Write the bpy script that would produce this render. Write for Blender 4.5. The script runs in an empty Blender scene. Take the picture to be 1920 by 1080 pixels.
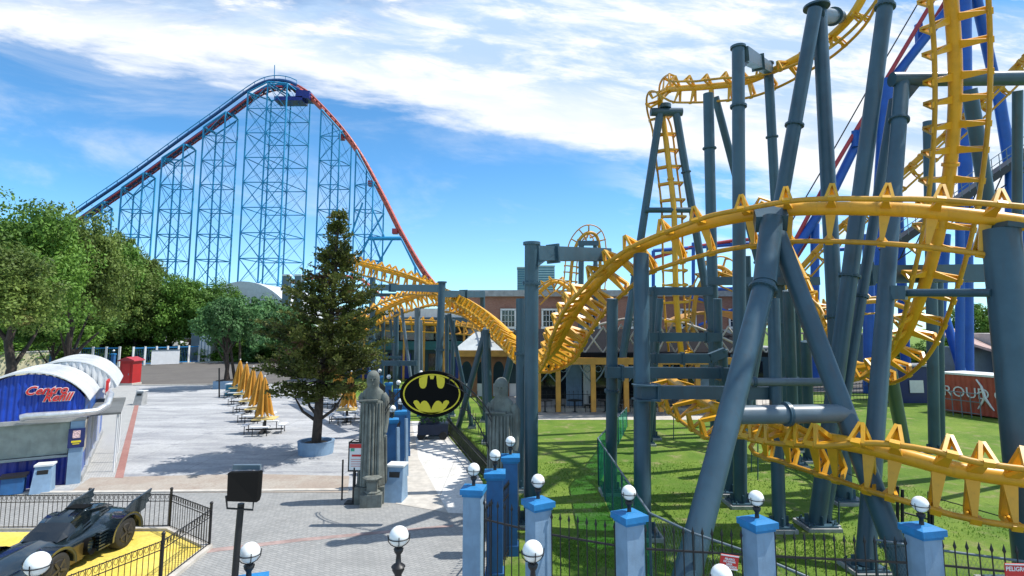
import bpy, math, random
from mathutils import Vector, Matrix, noise
R = math.radians
S = bpy.context.scene
COL = S.collection
rnd = random.Random(7)

# ------------------------------------------------------------------ camera, sky, sun, exposure
CAMH, FPX, PCX, PCY, PITCH = 5.6, 1050.0, 960.0, 494.0, R(6.41)
cd = bpy.data.cameras.new('camera'); cam = bpy.data.objects.new('camera', cd); COL.objects.link(cam)
cam.location = (0, 0, CAMH); cam.rotation_euler = (R(90) + PITCH, 0, 0)
cd.sensor_width = 36; cd.lens = FPX / 1920 * 36; cd.shift_y = (PCY - 540) / 1920
cd.clip_start = .1; cd.clip_end = 9000
S.camera = cam
S.view_settings.view_transform = 'Standard'; S.view_settings.look = 'None'
S.view_settings.exposure = 0.27; S.view_settings.gamma = 1
SUN_EL, SUN_AZ = R(57), R(84)          # azimuth from +Y towards +X
sdir = Vector((math.cos(SUN_EL) * math.sin(SUN_AZ), math.cos(SUN_EL) * math.cos(SUN_AZ), math.sin(SUN_EL)))
ld = bpy.data.lights.new('sun', 'SUN'); ld.energy = 4.8; ld.angle = R(.55); ld.color = (1, .955, .88)
sun = bpy.data.objects.new('sun', ld); COL.objects.link(sun)
sun.rotation_euler = (-sdir).to_track_quat('-Z', 'Y').to_euler(); sun.location = (40, 10, 60)

W = bpy.data.worlds.new('World'); S.world = W; W.use_nodes = True
nt = W.node_tree; nt.nodes.clear()
class NG:
    def __init__(s, t): s.t = t
    def n(s, typ, **k):
        x = s.t.nodes.new(typ)
        for a, v in k.items():
            if a.startswith('i_'): x.inputs[int(a[2:])].default_value = v
            else: setattr(x, a, v)
        return x
    def l(s, a, b): s.t.links.new(a, b)
    def m(s, op, a, b=None, c=None, clamp=False):
        x = s.t.nodes.new('ShaderNodeMath'); x.operation = op; x.use_clamp = clamp
        for i, v in enumerate((a, b, c)):
            if v is None: continue
            if isinstance(v, (int, float)): x.inputs[i].default_value = v
            else: s.l(v, x.inputs[i])
        return x.outputs[0]
    def ss(s, v, a, b):
        x = s.t.nodes.new('ShaderNodeMapRange'); x.interpolation_type = 'SMOOTHSTEP'
        s.l(v, x.inputs[0]); x.inputs[1].default_value = a; x.inputs[2].default_value = b
        return x.outputs[0]
    def noise(s, vec, scale, detail=5, rough=.55, dist=0):
        x = s.t.nodes.new('ShaderNodeTexNoise'); x.inputs['Scale'].default_value = scale
        x.inputs['Detail'].default_value = detail; x.inputs['Roughness'].default_value = rough
        x.inputs['Distortion'].default_value = dist
        if vec is not None: s.l(vec, x.inputs['Vector'])
        return x.outputs[0]
    def mix(s, fac, a, b, typ='MIX'):
        x = s.t.nodes.new('ShaderNodeMix'); x.data_type = 'RGBA'; x.blend_type = typ
        for i, v in ((0, fac), (6, a), (7, b)):
            if isinstance(v, (int, float)): x.inputs[i].default_value = v
            elif isinstance(v, tuple): x.inputs[i].default_value = (*v, 1) if len(v) == 3 else v
            else: s.l(v, x.inputs[i])
        return x.outputs[2]
g = NG(nt)
sky = g.n('ShaderNodeTexSky', sky_type='NISHITA'); sky.sun_disc = False
sky.sun_elevation = SUN_EL; sky.sun_rotation = SUN_AZ; sky.altitude = 2200; sky.air_density = 1.0; sky.dust_density = .6; sky.ozone_density = 2.2
tc = g.n('ShaderNodeTexCoord'); sx = g.n('ShaderNodeSeparateXYZ'); g.l(tc.outputs['Generated'], sx.inputs[0])
yy = g.m('MAXIMUM', g.m('ABSOLUTE', sx.outputs[1]), .15)
s_ = g.m('DIVIDE', sx.outputs[0], yy); v_ = g.m('DIVIDE', sx.outputs[2], yy)
cb = g.n('ShaderNodeCombineXYZ'); g.l(g.m('ADD', g.m('MULTIPLY', s_, 1.0), g.m('MULTIPLY', v_, 1.6)), cb.inputs[0]); g.l(g.m('MULTIPLY', v_, 3.0), cb.inputs[1])
n1 = g.noise(cb.outputs[0], 2.1, 9, .6, .5); n2 = g.noise(cb.outputs[0], 5.5, 8, .62, .3); n3 = g.noise(cb.outputs[0], 1.1, 3, .5)
wob = g.m('ADD', g.m('MULTIPLY', g.m('SUBTRACT', n1, .5), .22), g.m('MULTIPLY', g.m('SUBTRACT', n2, .5), .10))
edge = g.m('SUBTRACT', .345, g.m('MULTIPLY', s_, .19))
h = g.m('ADD', g.m('SUBTRACT', v_, edge), wob)
low = g.ss(h, -.015, .05)
topfade = g.ss(g.m('ADD', g.m('SUBTRACT', h, g.m('ADD', .11, g.m('MULTIPLY', g.ss(s_, -.75, .35), .25))), g.m('MULTIPLY', g.m('SUBTRACT', n2, .5), .15)), -.06, .09)
main = g.m('MULTIPLY', low, g.m('SUBTRACT', 1, g.m('MULTIPLY', topfade, g.ss(n2, .64, .44))))
wisp = g.m('MULTIPLY', g.m('MULTIPLY', g.ss(n2, .40, .66), g.ss(s_, .08, .45)), g.ss(v_, .04, .2))
veil = g.m('MULTIPLY', g.m('MULTIPLY', g.ss(n1, .42, .75), .5), g.ss(v_, .02, .25))
lowveil = g.m('MULTIPLY', g.ss(v_, .30, .0), .22)
cl = g.m('MAXIMUM', g.m('MAXIMUM', main, g.m('MULTIPLY', wisp, .8)), g.m('MAXIMUM', veil, lowveil), clamp=True)
shade = g.mix(g.m('MULTIPLY', g.ss(n2, .64, .40), g.ss(h, .0, .17)), (11.0, 11.2, 11.5), (5.4, 7.4, 10.2))
boost = g.mix(1.0, sky.outputs[0], (1.15, 2.0, 2.3), 'MULTIPLY')
colr = g.mix(cl, boost, shade)
bg = g.n('ShaderNodeBackground'); bg.inputs[1].default_value = .084
g.l(colr, bg.inputs[0]); wo = g.n('ShaderNodeOutputWorld'); g.l(bg.outputs[0], wo.inputs[0])

# ------------------------------------------------------------------ measuring helpers
FW = Vector((0, math.cos(PITCH), math.sin(PITCH))); UP = Vector((0, -math.sin(PITCH), math.cos(PITCH)))
def P(px, py, Y):
    d = FW + Vector(((px - PCX) / FPX, 0, 0)) + UP * ((PCY - py) / FPX)
    return Vector((0, 0, CAMH)) + d * (Y / d.y)
def G(px, py, z=0.0):
    d = FW + Vector(((px - PCX) / FPX, 0, 0)) + UP * ((PCY - py) / FPX)
    return Vector((0, 0, CAMH)) + d * ((z - CAMH) / d.z)
def B(px, Y, z=0.0):
    dc = Y * math.cos(PITCH) + (z - CAMH) * math.sin(PITCH)
    return Vector(((px - PCX) / FPX * dc, Y, z))

# ------------------------------------------------------------------ materials
MATS = {}
def mat(name, col, rough=.6, metal=0.0, var=.12, vscale=3.0, bump=0.0, bscale=20.0, col2=None, spec=.5, dirt=0.0, coat=0.0):
    if name in MATS: return MATS[name]
    m = bpy.data.materials.new(name); m.use_nodes = True; MATS[name] = m
    t = m.node_tree; b = t.nodes['Principled BSDF']; q = NG(t)
    c = t.nodes.new('ShaderNodeTexCoord')
    n = q.noise(c.outputs['Object'], vscale, 6, .6)
    hi = col2 or tuple(min(1, x * (1 + var)) for x in col); lo = tuple(x * (1 - var) for x in col) if not col2 else col
    out = q.mix(q.ss(n, .35, .65), lo, hi)
    if dirt:
        mp = t.nodes.new('ShaderNodeMapping'); mp.inputs['Scale'].default_value = (3, 3, .5); q.l(c.outputs['Object'], mp.inputs[0])
        d = q.noise(mp.outputs[0], 2.2, 8, .65)
        out = q.mix(q.m('MULTIPLY', q.ss(d, .52, .72), dirt), out, tuple(x * .45 + y for x, y in zip(col, (.035, .022, .012))))
    q.l(out, b.inputs['Base Color'])
    rr = q.m('ADD', q.m('MULTIPLY', q.m('SUBTRACT', n, .5), .25), rough, clamp=True); q.l(rr, b.inputs['Roughness'])
    b.inputs['Metallic'].default_value = metal; b.inputs['Specular IOR Level'].default_value = spec
    b.inputs['Coat Weight'].default_value = coat
    if bump:
        bn = q.noise(c.outputs['Object'], bscale, 6, .6); bp = t.nodes.new('ShaderNodeBump')
        bp.inputs['Strength'].default_value = bump; bp.inputs['Distance'].default_value = .03
        q.l(bn, bp.inputs['Height']); q.l(bp.outputs[0], b.inputs['Normal'])
    return m
def leafmat(name, a, b_, c3=None, sc=.25):
    m = bpy.data.materials.new(name); m.use_nodes = True; MATS[name] = m
    t = m.node_tree; b = t.nodes['Principled BSDF']; q = NG(t)
    ge = t.nodes.new('ShaderNodeNewGeometry'); c = t.nodes.new('ShaderNodeTexCoord')
    n = q.noise(c.outputs['Object'], sc * 2.5, 3, .5)
    o = q.mix(ge.outputs['Random Per Island'], a, b_)
    o = q.mix(q.ss(n, .35, .65), o, tuple(x * 1.35 for x in b_))
    if c3: o = q.mix(q.ss(n, .60, .68), o, c3)
    q.l(o, b.inputs['Base Color']); b.inputs['Roughness'].default_value = .6; b.inputs['Specular IOR Level'].default_value = .3
    tr = t.nodes.new('ShaderNodeBsdfTranslucent'); q.l(o, tr.inputs[0]); mx = t.nodes.new('ShaderNodeMixShader'); mx.inputs[0].default_value = .25
    q.l(b.outputs[0], mx.inputs[1]); q.l(tr.outputs[0], mx.inputs[2]); q.l(mx.outputs[0], t.nodes['Material Output'].inputs[0])
    return m
M_STEEL = mat('grey_blue_steel_paint', (.042, .090, .126), .36, 0, .14, .8, .05, 3, dirt=.45)
M_STEEL2 = mat('grey_steel_paint', (.12, .165, .20), .40, 0, .12, .8, dirt=.35)
M_YEL = mat('yellow_steel_paint', (.74, .37, .018), .38, 0, .10, 1.2, dirt=.35)
M_YEL2 = mat('weathered_yellow_steel_paint', (.56, .275, .018), .45, 0, .15, 1.2, dirt=.5)
M_BLUE = mat('bright_blue_steel_paint', (.008, .085, .40), .4, 0, .1, 1.0)
M_CYAN = mat('faded_blue_steel_paint', (.012, .25, .50), .5, 0, .1, .1)
M_RED = mat('dark_red_steel_paint', (.40, .035, .045), .45, 0, .1, 1.0)
M_REDF = mat('orange_red_steel_paint', (.52, .10, .07), .45, 0, .1, 1.0)
M_BLACK = mat('black_painted_iron', (.012, .012, .014), .45)
M_CONC = mat('grey_concrete', (.33, .34, .34), .85, 0, .15, 2, .15, 18, dirt=.3)
M_WHITE = mat('white_paint', (.72, .74, .74), .5, 0, .05, 1, dirt=.15)
M_GLOBE = mat('white_opal_glass', (.86, .87, .86), .18, 0, .03, 3, spec=.6)
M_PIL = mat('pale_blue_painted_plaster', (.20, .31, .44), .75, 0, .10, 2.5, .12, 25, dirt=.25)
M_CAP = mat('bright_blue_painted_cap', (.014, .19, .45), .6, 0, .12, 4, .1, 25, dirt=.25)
M_PILD = mat('deep_blue_and_shade_plaster', (.025, .12, .30), .7, 0, .12, 3, dirt=.25)  # deep blue; pillars beside the plaza have their shade put into this colour
M_STONE = mat('grey_green_cast_stone', (.15, .165, .15), .85, 0, .25, 2.5, .3, 14, dirt=.85)
M_TRUNK = mat('dark_bark', (.055, .042, .034), .95, 0, .3, 6, .6, 14)
M_SOIL = mat('dark_soil', (.05, .035, .025), .95, 0, .3, 6, .5, 18)
M_NAVY = mat('navy_blue_panel', (.008, .022, .22), .35, 0, .2, 2)
M_GLASSD = mat('dark_window_glass', (.010, .014, .018), .08, 0, .1, 2, spec=.8)
M_ROOFW = mat('white_sheet_metal', (.66, .68, .69), .4, .1, .06, 1.5, .04, 6, dirt=.3)
M_SILV = mat('silver_duct_foil', (.58, .60, .62), .35, .6, .1, 6, .3, 20)
M_SIGNY = mat('sign_yellow', (.70, .56, .02), .45, 0, .05, 2)
M_SIGNK = mat('sign_black', (.005, .005, .005), .8, 0, .1, 2, spec=.12)
M_SIGNR = mat('sign_red', (.55, .02, .02), .45, 0, .06, 2)
M_SIGNW = mat('sign_white', (.72, .73, .74), .45, 0, .04, 2)
M_CAR = mat('satin_black_car_body', (.016, .030, .040), .22, .3, .25, 2.5, coat=.6, dirt=.15)
M_TYRE = mat('black_rubber', (.016, .016, .015), .75)
M_RIM = mat('grey_alloy', (.07, .065, .06), .45, .6)
M_WOOD = mat('ochre_painted_timber', (.55, .27, .055), .6, 0, .12, 2)
M_REDP = mat('red_booth_panel', (.42, .012, .012), .45, 0, .08, 2)
M_UMB = mat('amber_canvas', (.52, .25, .03), .8, 0, .12, 3)
M_TABY = mat('pale_yellow_table_top', (.72, .55, .20), .5)

def brickmat(name, c1, c2, mortar, sc, w=.5, h=.25, msize=.02, rot=0, bump=.3, stain=.3, coord='Object', offs=.5):
    m = bpy.data.materials.new(name); m.use_nodes = True; MATS[name] = m
    t = m.node_tree; b = t.nodes['Principled BSDF']; q = NG(t)
    c = t.nodes.new('ShaderNodeTexCoord'); mp = t.nodes.new('ShaderNodeMapping'); q.l(c.outputs[coord], mp.inputs[0])
    mp.inputs['Rotation'].default_value = rot if isinstance(rot, tuple) else (0, 0, rot)
    br = t.nodes.new('ShaderNodeTexBrick'); q.l(mp.outputs[0], br.inputs[0])
    br.inputs['Color1'].default_value = (*c1, 1); br.inputs['Color2'].default_value = (*c2, 1); br.inputs['Mortar'].default_value = (*mortar, 1)
    br.inputs['Scale'].default_value = sc; br.inputs['Brick Width'].default_value = w; br.inputs['Row Height'].default_value = h; br.inputs['Mortar Size'].default_value = msize
    br.offset = offs
    n = q.noise(c.outputs[coord], .8, 8, .65); n2 = q.noise(c.outputs[coord], 9, 5, .6)
    o = q.mix(q.m('MULTIPLY', q.ss(n, .42, .72), stain), br.outputs[0], tuple(x * .5 for x in c1))
    o = q.mix(q.m('MULTIPLY', n2, .25), o, tuple(min(1, x * 1.5) for x in c2))
    q.l(o, b.inputs['Base Color']); b.inputs['Roughness'].default_value = .8
    bp = t.nodes.new('ShaderNodeBump'); bp.inputs['Strength'].default_value = bump; bp.inputs['Distance'].default_value = .01
    q.l(br.outputs[1], bp.inputs['Height']); bp.invert = True; q.l(bp.outputs[0], b.inputs['Normal'])
    return m
def groundmat(name, stops, scales, bump=.3, bs=30, rough=.9):
    """stops: three colours mixed by two noises"""
    m = bpy.data.materials.new(name); m.use_nodes = True; MATS[name] = m
    t = m.node_tree; b = t.nodes['Principled BSDF']; q = NG(t); c = t.nodes.new('ShaderNodeTexCoord')
    mp = t.nodes.new('ShaderNodeMapping'); mp.inputs['Scale'].default_value = scales[3] if len(scales) > 3 else (1, 1, 1); q.l(c.outputs['Object'], mp.inputs[0])
    n = q.noise(mp.outputs[0], scales[0], 8, .65, .4); n2 = q.noise(mp.outputs[0], scales[1], 7, .65); n3 = q.noise(c.outputs['Object'], scales[2], 4, .7)
    o = q.mix(q.ss(n, .38, .62), stops[0], stops[1]); o = q.mix(q.ss(n2, .52, .70), o, stops[2])
    o = q.mix(q.m('MULTIPLY', q.ss(n3, .35, .7), .4), o, tuple(x * .55 for x in stops[0]))
    q.l(o, b.inputs['Base Color']); b.inputs['Roughness'].default_value = rough; b.inputs['Specular IOR Level'].default_value = .25
    bn = q.noise(c.outputs['Object'], bs, 5, .7); bp = t.nodes.new('ShaderNodeBump'); bp.inputs['Strength'].default_value = bump; bp.inputs['Distance'].default_value = .05
    q.l(bn, bp.inputs['Height']); q.l(bp.outputs[0], b.inputs['Normal'])
    return m
M_GRASS = groundmat('lawn', ((.105, .20, .022), (.19, .28, .04), (.31, .28, .13)), (.3, 1.1, 9), .8, 40)
M_PLAZA = groundmat('pale_stamped_concrete', ((.36, .37, .39), (.52, .53, .54), (.27, .28, .31)), (.45, 1.3, 8, (.45, 1.6, 1)), .25, 25)
def add_joints(m, size, depth=.5, width=.012):
    t = m.node_tree; b = t.nodes['Principled BSDF']; q = NG(t); c = t.nodes.new('ShaderNodeTexCoord'); br = t.nodes.new('ShaderNodeTexBrick'); q.l(c.outputs['Object'], br.inputs[0])
    br.offset = 0; br.inputs['Scale'].default_value = 1; br.inputs['Brick Width'].default_value = size; br.inputs['Row Height'].default_value = size; br.inputs['Mortar Size'].default_value = width
    br.inputs['Color1'].default_value = (1, 1, 1, 1); br.inputs['Color2'].default_value = (.9, .9, .9, 1); br.inputs['Mortar'].default_value = (depth, depth, depth, 1)
    src = b.inputs['Base Color'].links[0].from_socket; sp = q.noise(c.outputs['Object'], 2.2, 6, .75); st = q.m('SUBTRACT', 1, q.m('MULTIPLY', q.ss(sp, .60, .72), .35))
    cc = t.nodes.new('ShaderNodeCombineColor'); [q.l(st, cc.inputs[k]) for k in range(3)]
    o = q.mix(1.0, q.mix(1.0, src, br.outputs[0], 'MULTIPLY'), cc.outputs[0], 'MULTIPLY'); q.l(o, b.inputs['Base Color'])
add_joints(M_PLAZA, 3.2)
M_PATH = groundmat('white_concrete_path', ((.66, .65, .62), (.74, .73, .70), (.58, .57, .53)), (.5, 1.5, 12), .15, 30)
add_joints(M_PATH, 2.4, .6)
M_ASPH = groundmat('brown_grey_asphalt', ((.135, .125, .115), (.16, .148, .135), (.12, .11, .105)), (.3, 1.1, 20), .3, 60)
M_SAND = groundmat('tan_paving_band', ((.37, .31, .26), (.42, .38, .33), (.33, .27, .23)), (.7, 1.6, 12), .2, 30)
M_REDS = groundmat('red_paving_strip', ((.34, .17, .15), (.40, .22, .19), (.30, .16, .14)), (.7, 2.6, 14), .2, 30)
M_KERB = mat('pale_kerb_stone', (.50, .47, .42), .85, 0, .12, 3, .1, 20)
M_PAD = groundmat('yellow_painted_pad', ((.76, .56, .09), (.80, .62, .14), (.60, .44, .10)), (.8, 2.0, 12), .1, 30, .6)
M_UNDER = groundmat('undergrowth_with_painted_shade', ((.05, .06, .03), (.08, .09, .045), (.10, .085, .06)), (.35, .9, 9), .8, 20)  # dark brown-green: shade under the trees is put into the ground colour
M_PAVE = brickmat('grey_block_paving', (.25, .255, .25), (.32, .32, .31), (.13, .13, .13), 5.0, .9, .45, .03, R(28), .5, .35)
M_PAVE2 = brickmat('light_block_paving', (.34, .35, .35), (.42, .42, .41), (.22, .22, .22), 5.0, .9, .45, .03, R(60), .5, .3)
M_BRICK = brickmat('red_brick_wall', (.25, .095, .065), (.33, .15, .10), (.30, .25, .22), 4.0, .9, .3, .03, (R(90), 0, 0), .3, .35)
M_SHADE = bpy.data.materials.new('green_shade_netting'); M_SHADE.use_nodes = True
_t = M_SHADE.node_tree; _b = _t.nodes['Principled BSDF']; _b.inputs['Base Color'].default_value = (.02, .22, .16, 1); _b.inputs['Roughness'].default_value = .8
_x = _t.nodes.new('ShaderNodeBsdfTransparent'); _x.inputs[0].default_value = (.35, .85, .62, 1); _m = _t.nodes.new('ShaderNodeMixShader'); _m.inputs[0].default_value = .42
_t.links.new(_b.outputs[0], _m.inputs[2]); _t.links.new(_x.outputs[0], _m.inputs[1]); _t.links.new(_m.outputs[0], _t.nodes['Material Output'].inputs[0])
M_LEAF = leafmat('broad_leaves', (.026, .070, .010), (.115, .22, .032))
M_LEAF2 = leafmat('olive_leaves', (.034, .068, .012), (.14, .20, .04), (.16, .13, .04))
M_LEAF3 = leafmat('blue_green_leaves', (.020, .062, .022), (.085, .185, .060))
M_NEED = leafmat('conifer_needles', (.012, .024, .007), (.105, .125, .026), (.13, .07, .04), .35)
M_BLADE = leafmat('grass_blades', (.09, .19, .02), (.17, .28, .04))

# ------------------------------------------------------------------ mesh helpers
class MB:
    def __init__(s): s.v = []; s.f = []; s.sm = []
    def add(s, vs, fs, smooth=False):
        o = len(s.v); s.v += [tuple(v) for v in vs]
        for f in fs: s.f.append(tuple(i + o for i in f)); s.sm.append(smooth)
    def box(s, c, d, rz=0.0, m=None, taper=1.0):
        x, y, z = d[0] / 2, d[1] / 2, d[2] / 2
        vs = [Vector((a * x * (taper if k > 0 else 1), b * y * (taper if k > 0 else 1), k * z)) for k in (-1, 1) for b in (-1, 1) for a in (-1, 1)]
        rot = Matrix.Rotation(rz, 3, 'Z'); vs = [rot @ v + Vector(c) for v in vs]
        if m: vs = [m @ v for v in vs]
        s.add(vs, [(0, 2, 3, 1), (4, 5, 7, 6), (0, 1, 5, 4), (2, 6, 7, 3), (0, 4, 6, 2), (1, 3, 7, 5)])
    def tube(s, a, b, r1, r2=None, seg=12, cap=True):
        r2 = r1 if r2 is None else r2; a = Vector(a); b = Vector(b); d = (b - a).normalized()
        u = d.orthogonal().normalized(); w = d.cross(u)
        vs = []
        for p, r in ((a, r1), (b, r2)):
            for i in range(seg):
                t = 2 * math.pi * i / seg; vs.append(p + u * math.cos(t) * r + w * math.sin(t) * r)
        fs = [(i, (i + 1) % seg, seg + (i + 1) % seg, seg + i) for i in range(seg)]
        s.add(vs, fs, True)
        if cap: s.add(vs, [tuple(range(seg))[::-1], tuple(range(seg, 2 * seg))])
    def bar(s, a, b, w, h, up=Vector((0, 0, 1)), w2=None, h2=None):
        a = Vector(a); b = Vector(b); d = (b - a).normalized(); x = d.cross(Vector(up))
        if x.length < 1e-4: x = d.orthogonal()
        x.normalize(); z = x.cross(d); w2 = w if w2 is None else w2; h2 = h if h2 is None else h2
        vs = [a - x * w / 2 - z * h / 2, a + x * w / 2 - z * h / 2, a + x * w / 2 + z * h / 2, a - x * w / 2 + z * h / 2,
              b - x * w2 / 2 - z * h2 / 2, b + x * w2 / 2 - z * h2 / 2, b + x * w2 / 2 + z * h2 / 2, b - x * w2 / 2 + z * h2 / 2]
        s.add(vs, [(3, 2, 1, 0), (4, 5, 6, 7), (0, 1, 5, 4), (1, 2, 6, 5), (2, 3, 7, 6), (3, 0, 4, 7)])
    def path(s, pts, r, seg=8, closed=False):
        n = len(pts); pts = [Vector(p) for p in pts]; prev = None; rings = []
        for i, p in enumerate(pts):
            d = (pts[(i + 1) % n] - pts[i - 1]) if closed else (pts[min(i + 1, n - 1)] - pts[max(i - 1, 0)])
            d.normalize(); u = d.orthogonal().normalized() if prev is None else (prev - d * prev.dot(d)).normalized()
            prev = u; w = d.cross(u); rr = r[i] if isinstance(r, (list, tuple)) else r
            rings.append([p + u * math.cos(2 * math.pi * k / seg) * rr + w * math.sin(2 * math.pi * k / seg) * rr for k in range(seg)])
        vs = [v for q in rings for v in q]; fs = []
        for i in range(n if closed else n - 1):
            j = (i + 1) % n
            for k in range(seg): fs.append((i * seg + k, i * seg + (k + 1) % seg, j * seg + (k + 1) % seg, j * seg + k))
        s.add(vs, fs, True)
        if not closed: s.add(vs, [tuple(range(seg))[::-1], tuple(range((n - 1) * seg, n * seg))])
    def lathe(s, c, prof, seg=24, m=None, smooth=True):
        vs = []; c = Vector(c)
        for r, z in prof:
            for i in range(seg):
                t = 2 * math.pi * i / seg; v = c + Vector((r * math.cos(t), r * math.sin(t), z)); vs.append(m @ v if m else v)
        fs = [(j * seg + i, j * seg + (i + 1) % seg, (j + 1) * seg + (i + 1) % seg, (j + 1) * seg + i) for j in range(len(prof) - 1) for i in range(seg)]
        s.add(vs, fs, smooth); s.add(vs, [tuple(range(seg))[::-1], tuple(range((len(prof) - 1) * seg, len(prof) * seg))])
    def ball(s, c, r, seg=20, rings=12):
        s.lathe(c, [(max(.001, r * math.sin(math.pi * i / rings)), -r * math.cos(math.pi * i / rings)) for i in range(rings + 1)], seg)
    def loft(s, secs, smooth=True, caps=True):
        n = len(secs[0]); vs = [v for q in secs for v in q]
        s.add(vs, [(j * n + i, j * n + (i + 1) % n, (j + 1) * n + (i + 1) % n, (j + 1) * n + i) for j in range(len(secs) - 1) for i in range(n)], smooth)
        if caps: s.add(vs, [tuple(range(n))[::-1], tuple(range((len(secs) - 1) * n, len(secs) * n))])
    def prism(s, poly, a, b):
        """poly: 2D points -> extruded by callables a(p), b(p) giving 3D points"""
        n = len(poly); va = [a(p) for p in poly]; vb = [b(p) for p in poly]
        s.add(va + vb, [tuple(range(n)), tuple(range(n, 2 * n))[::-1]] + [(i, i + n, (i + 1) % n + n, (i + 1) % n) for i in range(n)])
    def mesh(s, name, m):
        me = bpy.data.meshes.new(name); me.from_pydata(s.v, [], s.f); me.materials.append(m)
        me.polygons.foreach_set('use_smooth', s.sm); me.update(); return me
def link(name, me, parent=None):
    o = bpy.data.objects.new(name, me); COL.objects.link(o)
    if parent: o.parent = parent
    return o
def obj(name, mb, m, parent=None, auto=True):
    if parent is not None:
        inv = -Vector(parent_loc(parent)); mb.v = [tuple(Vector(v) + inv) for v in mb.v]
    me = mb.mesh(name, m) if isinstance(mb, MB) else mb
    o = link(name, me, parent)
    return o
def parent_loc(p):
    l = Vector((0, 0, 0))
    while p: l += p.location; p = p.parent
    return l
def tag(o, label, cat, group=None, kind=None):
    o['label'] = label; o['category'] = cat
    if group: o['group'] = group
    if kind: o['kind'] = kind
    return o
def thing(name, label, cat, loc=(0, 0, 0), group=None, rz=0.0):
    o = bpy.data.objects.new(name, None); COL.objects.link(o); o.location = loc; o.empty_display_size = .3
    o.rotation_euler = (0, 0, rz); return tag(o, label, cat, group)
def struct(name, mb, m):
    o = obj(name, mb, m); o['kind'] = 'structure'; return o
def copytree(o, parent=None):
    c = o.copy(); COL.objects.link(c); c.parent = parent
    for ch in list(o.children): copytree(ch, c)
    return c
def smart_text(txt, size, m, ext=.01, bold=0.0, shear=0.0, align='CENTER'):
    cu = bpy.data.curves.new('lettering', 'FONT'); cu.body = txt; cu.size = size; cu.extrude = ext; cu.offset = bold; cu.shear = shear
    cu.align_x = align; cu.align_y = 'CENTER'; cu.resolution_u = 3
    o = bpy.data.objects.new('lettering', cu); COL.objects.link(o)
    me = bpy.data.meshes.new_from_object(o.evaluated_get(bpy.context.evaluated_depsgraph_get()))
    bpy.data.objects.remove(o); me.materials.clear(); me.materials.append(m); return me

# ------------------------------------------------------------------ ground
def sheet(name, pts, m, z):
    mb = MB(); mb.add([(p[0], p[1], z) for p in pts], [tuple(range(len(pts)))]); return struct(name, mb, m)
def gp(*pix): return [G(x, y) for x, y in pix]
sheet('lawn_ground', [(-900, -40), (900, -40), (900, 2200), (-900, 2200)], M_GRASS, 0)
FENCEX = [B(888, 11.3), B(928, 12.5), B(956, 14.1)]
sheet('grey_block_paving', [(-60, -12), (60, -12), (60, 8.7), (7.2, 9.1), (.6, 10.5), (-.78, 11.3), (-.3, 15.6), (-.9, 20), (-5.6, 30.5), (-5.4, 19.9), (-60, 19.9)][::1], M_PAVE, .004)
sheet('plaza', [(-60, 19.9), (-5.2, 19.9), (-4.6, 22.5), (-5.6, 27.5), (-9.2, 38.5), (-18, 56), (-60, 56)], M_PLAZA, .006)
sheet('light_block_paving', [G(130, 918), G(217, 897), G(252, 765), G(262, 725), G(215, 725), G(150, 800)], M_PAVE2, .010)
sheet('tan_paving_band', [G(130, 924), G(652, 924), G(655, 893), G(470, 889), G(170, 896)], M_SAND, .014)
sheet('red_paving_strip', [G(215, 897), G(231, 897), G(261, 757), G(253, 757)], M_REDS, .018)
sheet('red_block_line', [G(300, 1040), G(560, 1010), G(850, 984), G(850, 988), G(560, 1016), G(300, 1048)], mat('faded_red_blocks', (.33, .24, .22), .85, 0, .2, 3), .008)
mb = MB(); mb.bar(G(0, 925) + Vector((0, 0, .01)), G(655, 919) + Vector((0, 0, .01)), .22, .06); struct('pale_kerb_line', mb, M_KERB)
sheet('asphalt_ramp', [G(190, 723), G(430, 722), G(600, 716), G(600, 684), G(420, 678), G(150, 684)], M_ASPH, .012)
mb = MB(); mb.bar(G(250, 723), G(425, 722), .3, .2); mb.bar(G(245, 684), G(425, 679), .4, .3); struct('ramp_kerb', mb, M_KERB)
sheet('white_concrete_path', [G(772, 790), G(785, 860), G(840, 962), G(905, 965), G(905, 905), G(880, 865), G(838, 815), G(812, 790)], M_PATH, .010)
sheet('paving_beside_path', [G(758, 790), G(742, 945), G(840, 962), G(785, 860), G(772, 790)], M_KERB, .013)
sheet('yellow_display_pad', [(-16, 16.0), G(318, 997), G(386, 1030), (-7.78, 12.95), (-9.2, 9.2), (-16, 9.2)], M_PAD, .012)
mb = MB(); mb.bar((-16, 16.2, .03), G(318, 994) + Vector((0, 0, .03)), .2, .10); mb.bar(G(318, 994) + Vector((0, 0, .03)), G(391, 1028) + Vector((0, 0, .03)), .2, .08); mb.bar(G(391, 1028) + Vector((0, 0, .03)), (-7.6, 12.8, .03), .2, .09); struct('pad_kerb', mb, M_KERB)
sheet('planted_ground', [(-140, 86.5), (-2, 86.5), (-2, 260), (-140, 260)], M_UNDER, .006)  # dark sheet under the far trees, tree shade painted in
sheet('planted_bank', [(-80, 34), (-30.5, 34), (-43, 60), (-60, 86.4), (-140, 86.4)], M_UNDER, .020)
sheet('pavilion_terrace', [(-1, 34.6), (16, 34.6), (30, 60), (-1, 60)], M_KERB, .008)
sheet('service_yard', [(14, 52), (70, 38), (150, 120), (14, 120)], M_ASPH, .016)

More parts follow.
